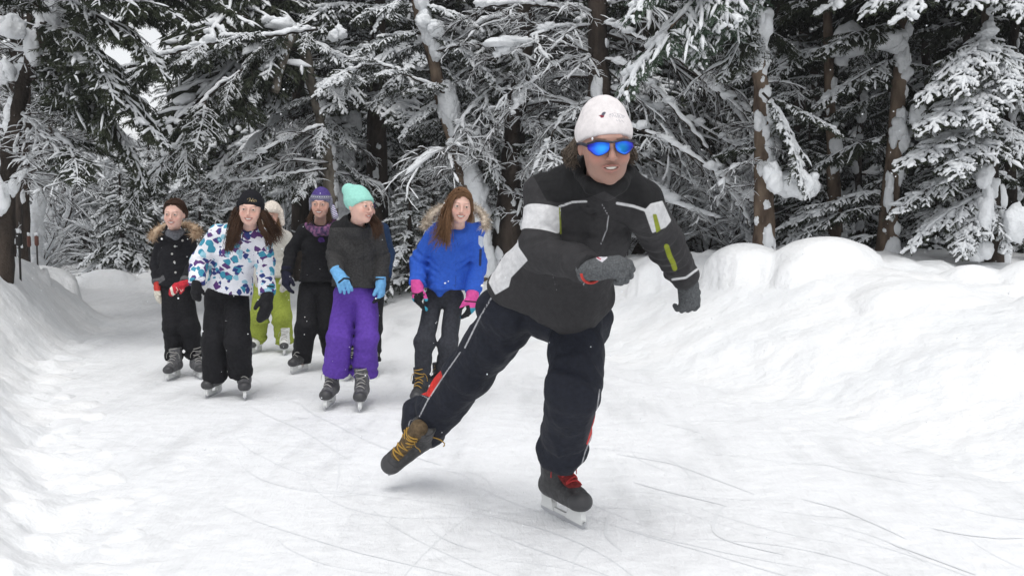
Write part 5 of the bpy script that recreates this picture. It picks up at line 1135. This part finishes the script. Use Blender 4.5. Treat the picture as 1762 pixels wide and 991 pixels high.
# 2 girl in patterned jacket
g2, c = standing('girl in white jacket with teal and purple shapes, long brown hair and black hat', [(368, 680), (421, 683)], None, FOLK)
J = PJ(hc=(431, 359, 5.72), nk=(428, 396, 5.88), sa=(376, 404, 5.98), sb=(448, 408, 5.92), ea=(343, 450, 6.02), wa=(338, 488, 5.92), eb=(456, 452, 6.0), wb=(460, 506, 5.9), pl=(392, 490, 6.15), hm=(394, 497, 6.12),
       ha=(375, 512, 6.2), hb=(405, 512, 6.2), ka=(371, 590, 6.05), kb=(409, 590, 6.0), aa=(370, 652, 6.1), ab=(414, 644, 6.1))
def pattern(t, tc):
    mp = t.nodes.new('ShaderNodeMapping'); mp.inputs['Scale'].default_value = (1, 1, 1.15); nz = t.nodes.new('ShaderNodeTexNoise'); nz.inputs['Scale'].default_value = 9; t.links.new(tc.outputs['Object'], nz.inputs['Vector'])
    ad = t.nodes.new('ShaderNodeMix'); ad.data_type = 'RGBA'; ad.blend_type = 'ADD'; ad.inputs[0].default_value = .06; t.links.new(tc.outputs['Object'], ad.inputs[6]); t.links.new(nz.outputs['Color'], ad.inputs[7]); t.links.new(ad.outputs[2], mp.inputs[0])
    cur = (.78, .79, .84)
    for seed, colr, sc, lo in ((0, (.10, .04, .17), 19, .56), (3.7, (.05, .28, .40), 17, .62), (9.1, (.03, .05, .20), 24, .80), (5.3, (.30, .55, .66), 20, .80)):
        of = t.nodes.new('ShaderNodeVectorMath'); of.operation = 'ADD'; of.inputs[1].default_value = (seed, seed * 2, seed * 3); t.links.new(mp.outputs[0], of.inputs[0])
        v = t.nodes.new('ShaderNodeTexVoronoi'); v.inputs['Scale'].default_value = sc; v.distance = 'MANHATTAN' if seed in (0, 9.1) else 'EUCLIDEAN'; t.links.new(of.outputs[0], v.inputs['Vector'])
        sx = t.nodes.new('ShaderNodeSeparateColor'); t.links.new(v.outputs['Color'], sx.inputs[0])
        gt = t.nodes.new('ShaderNodeMath'); gt.operation = 'GREATER_THAN'; gt.inputs[1].default_value = lo; t.links.new(sx.outputs[0], gt.inputs[0])
        lt = t.nodes.new('ShaderNodeMath'); lt.operation = 'LESS_THAN'; lt.inputs[1].default_value = .75 if seed in (0, 9.1) else .50; t.links.new(v.outputs['Distance'], lt.inputs[0])
        mu = t.nodes.new('ShaderNodeMath'); mu.operation = 'MULTIPLY'; t.links.new(gt.outputs[0], mu.inputs[0]); t.links.new(lt.outputs[0], mu.inputs[1])
        mx = t.nodes.new('ShaderNodeMix'); mx.data_type = 'RGBA'; t.links.new(mu.outputs[0], mx.inputs[0]); mx.inputs[7].default_value = (*colr, 1)
        if isinstance(cur, tuple): mx.inputs[6].default_value = (*cur, 1)
        else: t.links.new(cur, mx.inputs[6])
        cur = mx.outputs[2]
    return cur
PATJ = cloth('patterned_jacket', (.8, .8, .83), pattern=pattern, var=.06, rough=.7)
jk, tr, bo = dress(g2, J, PATJ, BLACKT, slr=.064, elr=.064, wrr=.056, chest=0.112, waist=0.104, hemr=0.122, thr=.092, knr=.090, anr=.084, seed=41, camp=.008)
R2 = euler_R(8, 6, 4); b_, W = add_head(g2, bo, J['hc'], R2, .96, SK1, smile=1.0, h=.0032, mouth_open=.7, neck=J['nk'])
BLKK = cloth('black_knit', (.010, .010, .013), [('gold', (.50, .40, .22))], rough=.95, bump=((130, .4, .002),), soft=.001)
beanie(g2, W, R2, .96, BLKK, top=.128, rx=.084, brim=.022, tilt=.34, fields={'gold': f_or(f_line([(425, 344), (427, 341.5), (431, 341.5), (428.5, 347), (427, 348)], 1.3), f_line([(431.5, 344), (432.5, 347.5), (434, 344)], 1.3), f_line([(435, 341.5), (435.5, 348)], 1.3), f_line([(438.5, 344), (436, 345.5), (439, 347.5)], 1.3), f_line([(440, 343.5), (441, 347.5)], 1.2))}, h=.0045)
for sx in (-1, 1): skin('hat_flap', [('u', rc(W(sx * .070, .0, .03), W(sx * .071, -.005, -.055), .024, .014), 0)], .005, [BLKK], g2)
hair(g2, [([W(-.062, 0, .0), P(405, 366, 5.74), P(398, 395, 5.72), P(391, 438, 5.73)], .010, .016, 1.4), ([W(-.055, -.01, -.02), P(404, 390, 5.70), P(398, 415, 5.70), P(393, 432, 5.72)], .010, .016, 1.2), ([W(-.05, 0.02, -.03), P(411, 388, 5.72), P(405, 410, 5.70), P(403, 425, 5.74)], .012, .020, .8),
          ([W(.062, .0, -.01), P(456, 376, 5.72), P(467, 400, 5.76), P(478, 420, 5.84)], .009, .015, 1.1), ([W(.066, .02, -.01), P(458, 369, 5.76), P(472, 390, 5.82), P(485, 410, 5.9)], .009, .014, .9), ([W(.05, -.01, -.04), P(451, 395, 5.70), P(461, 410, 5.72), P(466, 432, 5.78)], .008, .012, .8)], BROWNH, 150, 8, r0=.0026, curl=.012)
glove(g2, J['wb'], (-.05, -.15, -1), (-.8, .2, 0), -1, curl=.5, s=1.15, mats=[BLKG], h=.0055, mitten=True); glove(g2, J['wa'] + [0, .0, -.005], (-.15, .1, -.9), (0, .5, -.4), 1, curl=.9, s=.76, cr=.044, mats=[BLKG], h=.0055, mitten=True)
std(J, g2, c, [(-.1, -1, 0), (.30, -.95, 0)], BOOT_G, GREYLACE, s=.98)

# 3 person in beige hat and green trousers, half hidden
g3, c = standing('person in cream fur hat, cream jacket and lime green trousers, half hidden at the back', [(441, 607), (490, 609)], None, FOLK)
J = PJ(hc=(468, 370, 8.05), nk=(472, 396, 8.2), sa=(450, 408, 8.25), sb=(492, 408, 8.2), ea=(442, 440, 8.3), wa=(443, 470, 8.2), eb=(499, 442, 8.25), wb=(492, 472, 8.1), pl=(467, 468, 8.25), hm=(467, 478, 8.22),
       ha=(455, 487, 8.25), hb=(480, 487, 8.25), ka=(446, 545, 8.15), kb=(485, 545, 8.15), aa=(442, 588, 8.2), ab=(490, 590, 8.2))
CREAM = cloth('cream_jacket', (.56, .54, .49), var=.12); LIME = cloth('lime_trousers', (.26, .31, .05), var=.15)
jk, tr, bo = dress(g3, J, CREAM, LIME, slr=.056, chest=0.1, waist=0.095, hemr=0.11, thr=.094, knr=.088, anr=.084, seed=51, hj=.011, ht=.011)
R3 = euler_R(-4, 8, -2); b_, W = add_head(g3, bo, J['hc'], R3, .94, SK3, smile=.6, h=.004, mouth_open=.3, neck=J['nk'])
FURH = cloth('cream_fur_hat', (.66, .59, .52), rough=1, var=.25, nscale=80, bump=((60, 1, .01),)); beanie(g3, W, R3, .96, FURH, top=.140, rx=.094, ry=.11, brim=.022, tilt=.34, h=.006, ops_extra=[('u', rc(W(-.05, -.075, .055), W(.05, -.075, .055), .035, .035), .02)])
for sx in (-1, 1): skin('hat_flap', [('u', rc(W(sx * .078, .01, .03), W(sx * .090, .005, -.085), .032, .028), 0)], .006, [FURH], g3, noise=folds(.003, 6, 50))
hair(g3, [([W(.05, -.01, -.03), W(.06, -.03, -.1), W(.065, -.03, -.16), W(.06, -.03, -.22)], .012, .02, 1), ([W(-.05, -.01, -.03), W(-.06, -.03, -.1), W(-.065, -.03, -.16), W(-.06, -.03, -.22)], .012, .02, 1)], FAIRH, 80, 3, r0=.003)
PALEG = cloth('pale_glove', (.5, .48, .44)); glove(g3, J['wb'], (-.05, -.1, -1), (-.9, 0, 0), -1, curl=.4, mats=[PALEG], h=.007, mitten=True); glove(g3, J['wa'], (.05, -.1, -1), (.9, 0, 0), 1, curl=.4, mats=[PALEG], h=.007, mitten=True)
std(J, g3, c, [(-.15, -1, 0), (.2, -1, 0)], WHITEP, GREYLACE, s=.92, h=.008)

# 4 woman in purple knit hat
g4, c = standing('woman in purple patterned knit hat, black jacket and colourful scarf, arm out to one side', [(516, 640), (573, 628)], None, FOLK)
J = PJ(hc=(552, 351, 7.0), nk=(551, 390, 7.15), sa=(524, 398, 7.2), sb=(577, 400, 7.2), ea=(502, 432, 7.22), wa=(493, 470, 7.1), eb=(592, 440, 7.25), wb=(596, 480, 7.2), pl=(545, 478, 7.25), hm=(545, 487, 7.22),
       ha=(532, 497, 7.25), hb=(560, 497, 7.25), ka=(527, 562, 7.12), kb=(563, 560, 7.2), aa=(518, 622, 7.16), ab=(572, 608, 7.35))
BLKJ = cloth('black_ski_jacket', (.011, .011, .013), [('pur', (.07, .03, .16))], var=.35)
jk, tr, bo = dress(g4, J, BLKJ, BLACKT, slr=.056, chest=0.102, waist=0.092, hemr=0.108, thr=.088, anr=.078, seed=61, jf={'pur': f_poly([(549, 408), (556, 408), (560, 416), (550, 418), (546, 413)], 7.3)})
R4 = euler_R(2, 4, 2); b_, W = add_head(g4, bo, J['hc'], R4, .98, SK3, smile=1.2, h=.0032, mouth_open=.85, neck=J['nk'])
def f_loc(fn, W, R, s, hc): return lambda V: fn(((V - hc) @ R) / s)
hc4 = J['hc']
KN4 = cloth('purple_knit', (.075, .05, .20), [('band', (.16, .16, .22)), ('dots', (.62, .62, .66)), ('edge', (.20, .20, .25))], rough=.95, bump=((130, .5, .002),), soft=.0015)
beanie(g4, W, R4, .98, KN4, top=.140, rx=.086, ry=.10, brim=.018, tilt=.34, h=.004, fields={'band': f_loc(lambda L: .020 - np.abs(L[:, 2] - .055), W, R4, .98, hc4),
       'dots': f_loc(lambda L: np.minimum(.0045 - np.abs(L[:, 2] - .060), .004 * np.sin(np.arctan2(L[:, 0], -L[:, 1]) * 26)), W, R4, .98, hc4), 'edge': f_loc(lambda L: .034 - L[:, 2], W, R4, .98, hc4)})
for sx in (-1, 1): skin('hat_flap', [('u', rc(W(sx * .072, .0, .03), W(sx * .080, .0, -.045), .024, .014), 0)], .005, [KN4], g4, fields={'edge': lambda V: 1 + 0 * V[:, 0]})
SC4 = cloth('patterned_scarf', (.05, .03, .09), pattern=lambda t, tc: pattern(t, tc), var=.2)
SCM = mat('dark_patterned_scarf', (.1, .1, .1), .9, noise=(38, (.02, .02, .06), (.24, .10, .20)))
skin('scarf', [('u', rc(P(530, 388, 7.04), P(545, 399, 6.98), .030, .036), 0), ('u', rc(P(545, 399, 6.98), P(562, 397, 6.98), .036, .036), .02), ('u', rc(P(562, 397, 6.98), P(575, 381, 7.04), .036, .028), .02)], .007, [SCM], g4, noise=folds(.006, 2, 26))
STR = cloth('striped_tassel', (.6, .6, .65), [('pur', (.08, .05, .22))]); skin('tassel', [('u', rc(P(571, 355, 7.02), P(577, 372, 7.0), .022, .026), 0)], .006, [STR], g4, fields={'pur': lambda V: .006 * np.sin(V[:, 2] * 380 + V[:, 0] * 200)})
hair(g4, [([W(-.055, 0, -.02), W(-.07, -.02, -.08), W(-.085, -.03, -.13), W(-.10, -.03, -.16)], .010, .015, 1), ([W(.055, 0, -.02), W(.065, -.02, -.08), W(.07, -.03, -.12), W(.075, -.03, -.15)], .008, .012, 1)], BROWNH, 80, 4, r0=.0026)
BWG = cloth('black_white_glove', (.014, .014, .03), [('w', (.5, .5, .52))]); glove(g4, J['wa'], (-.02, -.15, -1), (.8, .5, 0), 1, curl=.5, s=1.1, mats=[BWG], h=.006, fields={'w': f_line([(484, 492), (492, 500)], 5)}); glove(g4, J['wb'], (0, -.1, -1), (-.8, .3, 0), -1, curl=.4, s=1.05, mats=[BWG], h=.006, fields={'w': lambda V: -1 + 0 * V[:, 0]})
std(J, g4, c, [(-.35, -.95, 0), (.2, -1, 0)], BOOT_K, GREYLACE, s=.95)

# 5 girl in mint hat
g5, c = standing('girl in mint green hat looking sideways, grey jacket and purple snow trousers', [(568, 699), (622, 702)], None, FOLK)
J = PJ(hc=(620, 355, 5.62), nk=(614, 388, 5.72), sa=(583, 396, 5.78), sb=(643, 398, 5.80), ea=(576, 440, 5.84), wa=(581, 470, 5.62), eb=(657, 445, 5.86), wb=(655, 486, 5.75), pl=(612, 488, 5.85), hm=(612, 492, 5.84),
       ha=(594, 508, 5.86), hb=(630, 508, 5.86), ka=(585, 580, 5.72), kb=(631, 582, 5.74), aa=(578, 640, 5.80), ab=(627, 643, 5.84))
GRYJ = cloth('charcoal_wool_jacket', (.042, .041, .041), [('seam', (.018, .018, .018)), ('collar', (.014, .014, .015))], var=.35, nscale=90); PURP = cloth('purple_snow_trousers', (.105, .045, .33), var=.16, rough=.75)
jk, tr, bo = dress(g5, J, GRYJ, PURP, slr=.056, chest=0.1, waist=0.094, hemr=0.112, thr=.084, knr=.078, anr=.090, seed=71, camp=.008, collar=.078, colh=.03, jf={'seam': f_or(f_line([(623, 396), (626, 430), (624, 498)], 1.6), f_line([(590, 414), (620, 420), (656, 416)], 1.2), f_line([(592, 468), (606, 474)], 1.5), f_line([(640, 474), (652, 468)], 1.5)), 'collar': lambda V: V[:, 2] - (J['nk'][2] - .015)},
    extra_j=[('u', rc(P(597, 380, 5.80), P(612, 394, 5.68), .045, .04), .03)])
R5 = euler_R(52, 2, 2); b_, W = add_head(g5, bo, J['hc'], R5, .96, SK1, smile=.7, h=.0034, mouth_open=.5, neck=J['nk'])
MINT = cloth('mint_knit', (.32, .66, .57), rough=.95, var=.07, bump=((110, .4, .003),))
beanie(g5, W, R5, .96, MINT, top=.118, rx=.088, ry=.104, brim=.020, tilt=.62, h=.0045, ops_extra=[('u', rc(W(0, .05, .07), W(.0, .120, .105), .070, .045), .04)])
hair(g5, [([W(.066, .0, -.02), P(645, 376, 5.66), P(652, 388, 5.66), P(652, 405, 5.62)], .007, .014, 1.6), ([W(.06, .03, -.05), P(642, 385, 5.66), P(647, 396, 5.62), P(648, 410, 5.60)], .008, .014, .8)], BROWNH, 120, 6, r0=.0026)
BLUG = cloth('light_blue_glove', (.15, .38, .66), [('k', (.015, .015, .02))], var=.12)
glove(g5, J['wa'] + [0, 0, .0], (.42, -.35, -.62), (-.2, .6, -.3), 1, curl=.45, s=.94, mats=[BLUG], h=.005, cuff=.04, fields={'k': f_line([(583, 486), (592, 479), (602, 480), (606, 490)], 4)}, spread=.12)
glove(g5, J['wb'], (.02, -.1, -1), (-.9, 0, 0), -1, curl=.5, s=.92, mats=[BLUG], h=.005, cuff=.04, fields={'k': lambda V: P(655, 512, 5.75)[2] - V[:, 2]})
std(J, g5, c, [(-.05, -1, 0), (.08, -1, 0)], BOOT_G, GREYLACE, s=1.0)

# 6 girl in blue jacket
g6, c = standing('girl with long light brown hair in a bright blue jacket with pale fur hood', [(722, 700), (757, 690)], None, FOLK)
J = PJ(hc=(792, 354, 5.60), nk=(786, 400, 5.72), sa=(746, 408, 5.80), sb=(813, 408, 5.78), ea=(722, 448, 5.84), wa=(718, 490, 5.72), eb=(822, 452, 5.84), wb=(813, 505, 5.72), pl=(765, 490, 5.85), hm=(767, 498, 5.82),
       ha=(746, 513, 5.86), hb=(783, 512, 5.86), ka=(731, 588, 5.74), kb=(772, 592, 5.76), aa=(724, 660, 5.84), ab=(760, 655, 5.9))
BLUJ = cloth('blue_parka', (.025, .10, .50), [('patch', (.5, .55, .65)), ('zip', (.02, .03, .09)), ('dark', (.02, .05, .22))], var=.10, rough=.7, bump=((9, .55, .04), (22, .6, .012), (300, .3, .001))); GRYT = cloth('grey_shell_trousers', (.036, .038, .046), var=.25)
jk, tr, bo = dress(g6, J, BLUJ, GRYT, slr=.058, elr=.060, wrr=.055, chest=.106, waist=0.098, hemr=0.104, thr=.068, knr=.058, anr=.062, seed=81, camp=.009, crj=.008, collar=.088, colh=.02,
    extra_j=[('u', rc(P(757, 496, 5.76), P(757, 506, 5.76), .06, .025), .03), ('u', rc(P(752, 394, 5.82), P(790, 402, 5.70), .045, .05), .04), ('u', rc(P(790, 402, 5.70), P(826, 392, 5.80), .05, .045), .04)],
    jf={'patch': f_poly([(823, 405), (831, 407), (834, 420), (829, 428), (823, 420)]), 'zip': f_or(f_line([(827, 430), (826, 456)], 5), f_line([(790, 475), (799, 474), (799, 479), (790, 480), (790, 475)], 1)), 'dark': f_or(f_line([(778, 402), (784, 430), (785, 470), (783, 495)], 1.8, 5.9), f_line([(722, 484), (760, 494), (800, 488)], 1.5, 5.9), f_line([(738, 462), (757, 468), (757, 478)], 1.5, 5.9), f_line([(795, 440), (800, 452)], 1.2, 5.9), f_line([(746, 412), (752, 440)], 1.3, 5.9), f_line([(789, 405), (794, 418), (788, 424), (786, 412)], 1.3, 5.9))})
R6 = euler_R(10, 6, 6); b_, W = add_head(g6, bo, J['hc'], R6, .98, SK1, smile=1.2, h=.0032, mouth_open=.85, neck=J['nk'])
skin('hair_cap', [('u', ell(W(0, .016, .034), np.array((.079, .0955, .087)) * .98, R6), 0), ('i', (lambda p, o_=W(0, -.062, .050), n_=unit(R6 @ np.array([0, 1.0, .9])): (o_ - p) @ n_), .01)], .005, [FAIRH], g6, noise=folds(.003, 3, 45))
hair(g6, [([W(-.012, -.055, .080), W(-.058, -.052, .050), W(-.072, -.045, -.04), P(767, 398, 5.54), P(764, 424, 5.56)], .010, .018, 1.8), ([W(-.02, -.045, .088), W(-.070, -.02, .02), P(767, 368, 5.58), P(757, 400, 5.55), P(744, 422, 5.58)], .010, .026, 1.8), ([W(-.06, -.03, .03), P(770, 372, 5.52), P(770, 400, 5.52), P(768, 430, 5.55)], .008, .014, 1.0),
          ([W(.0, -.056, .080), W(.052, -.052, .06), W(.070, -.028, .0), W(.070, -.01, -.07), W(.055, .0, -.11)], .008, .010, 1.2), ([W(.0, .0, .108), W(-.048, -.01, .085), W(-.076, 0, .02), W(-.078, -.01, -.06)], .007, .012, 1.0)], FAIRH, 110, 9, r0=.0024, curl=.010)
fur(g6, [P(733, 388, 5.62), P(740, 374, 5.66), P(752, 363, 5.74), P(770, 355, 5.86), P(803, 353, 5.88), P(820, 361, 5.78), P(831, 373, 5.68), P(834, 390, 5.62)], PALEF, 2200, 17, L=.042, rad=.026)
PNK = cloth('pink_teal_glove', (.62, .08, .30), [('t', (.05, .30, .42)), ('k', (.012, .012, .014))], var=.12)
glove(g6, J['wa'], (.02, -.1, -1), (.85, .3, 0), 1, curl=.45, s=1.12, mats=[PNK], h=.005, mitten=False, cuff=.03, fields={'t': lambda V: P(716, 512, 5.72)[2] - V[:, 2], 'k': f_or(f_poly([(712, 508), (728, 500), (735, 560), (716, 560), (712, 525)]), f_line([(700, 504), (730, 507)], 3))})
glove(g6, J['wb'], (-.08, -.1, -1), (-.85, .3, 0), -1, curl=.45, s=1.12, mats=[PNK], h=.005, mitten=False, cuff=.03, fields={'t': lambda V: P(811, 528, 5.72)[2] - V[:, 2], 'k': f_or(f_poly([(808, 524), (790, 530), (795, 575), (806, 565), (811, 540)]), f_line([(800, 518), (825, 520)], 3))})
YT = cloth('yellow_printed_cuff', (.03, .03, .034), [('y', (.55, .42, .04))])
std(J, g6, c, [(-.1, -1, 0), (.1, -1, 0)], BOOT_K, YELL, s=.98)

# 7 someone hidden behind the girl in the mint hat
g7, c = standing('person in navy jacket and black trousers, almost wholly hidden behind the mint-hatted girl', [(603, 652), (640, 648)], None, FOLK)
J = PJ(hc=(628, 364, 6.85), nk=(630, 388, 6.95), sa=(610, 395, 7.0), sb=(658, 395, 7.0), ea=(604, 440, 7.05), wa=(606, 480, 6.95), eb=(669, 436, 7.05), wb=(664, 478, 6.95), pl=(634, 478, 7.0), hm=(634, 488, 7.0),
       ha=(622, 497, 7.0), hb=(645, 497, 7.0), ka=(608, 570, 6.9), kb=(640, 565, 6.95), aa=(604, 625, 6.85), ab=(640, 622, 6.95))
NAVY = cloth('navy_jacket', (.012, .030, .075), var=.2)
jk, tr, bo = dress(g7, J, NAVY, BLACKT, slr=.052, chest=0.1, waist=0.09, hemr=0.1, thr=.082, anr=.07, seed=91, hj=.012, ht=.012)
R7 = euler_R(0, 3, 0); b_, W = add_head(g7, bo, J['hc'], R7, .94, SK3, h=.005, mouth_open=.4, neck=J['nk']); DKN = cloth('dark_purple_knit', (.03, .02, .05)); beanie(g7, W, R7, .94, DKN, top=.135, brim=.03, tilt=.05, h=.006)
glove(g7, J['wb'], (0, -.1, -1), (-.9, 0, 0), -1, curl=.5, mats=[BLKG], h=.007); glove(g7, J['wa'], (0, -.1, -1), (.9, 0, 0), 1, curl=.5, mats=[BLKG], h=.007)
std(J, g7, c, [(-.1, -1, 0), (.1, -1, 0)], BOOT_K, GREYLACE, s=.92, h=.009)

# falling snow
rg = np.random.default_rng(12); a = Acc()
import bmesh
ico = bmesh.new(); bmesh.ops.create_icosphere(ico, subdivisions=1, radius=1); IV = np.array([v.co[:] for v in ico.verts]); IT = np.array([[v.index for v in f.verts] for f in ico.faces]); ico.free()
for k in range(1500):
    Y = 1.9 + 8 * rg.random() ** .7; p = P(rg.uniform(-60, 1820), rg.uniform(-60, 991), Y)
    if p[2] < .03: continue
    r_ = rg.uniform(.0012, .0030) * (1.6 if rg.random() < .12 else 1); a.add(IV * r_ * rg.uniform(.7, 1.3, 3) + p, IT, None, 0)
accobj('snowflakes', a, [M_snow], kind='stuff')
# ---------------------------------------------------------------- falling-snow air
def add_haze(dens):
    import bmesh
    bm = bmesh.new(); bmesh.ops.create_cube(bm, size=1); me = bpy.data.meshes.new('haze'); bm.to_mesh(me); bm.free()
    m = bpy.data.materials.new('air'); m.use_nodes = True; t = m.node_tree; t.nodes.clear(); o = t.nodes.new('ShaderNodeOutputMaterial'); v = t.nodes.new('ShaderNodeVolumePrincipled')
    v.inputs['Color'].default_value = (.95, .96, 1, 1); v.inputs['Density'].default_value = dens; t.links.new(v.outputs[0], o.inputs['Volume']); me.materials.append(m)
    ob = link('haze', me, kind='stuff'); ob.scale = (900, 450, 18); ob.location = (0, 200, 7.5)
add_haze(.0016)
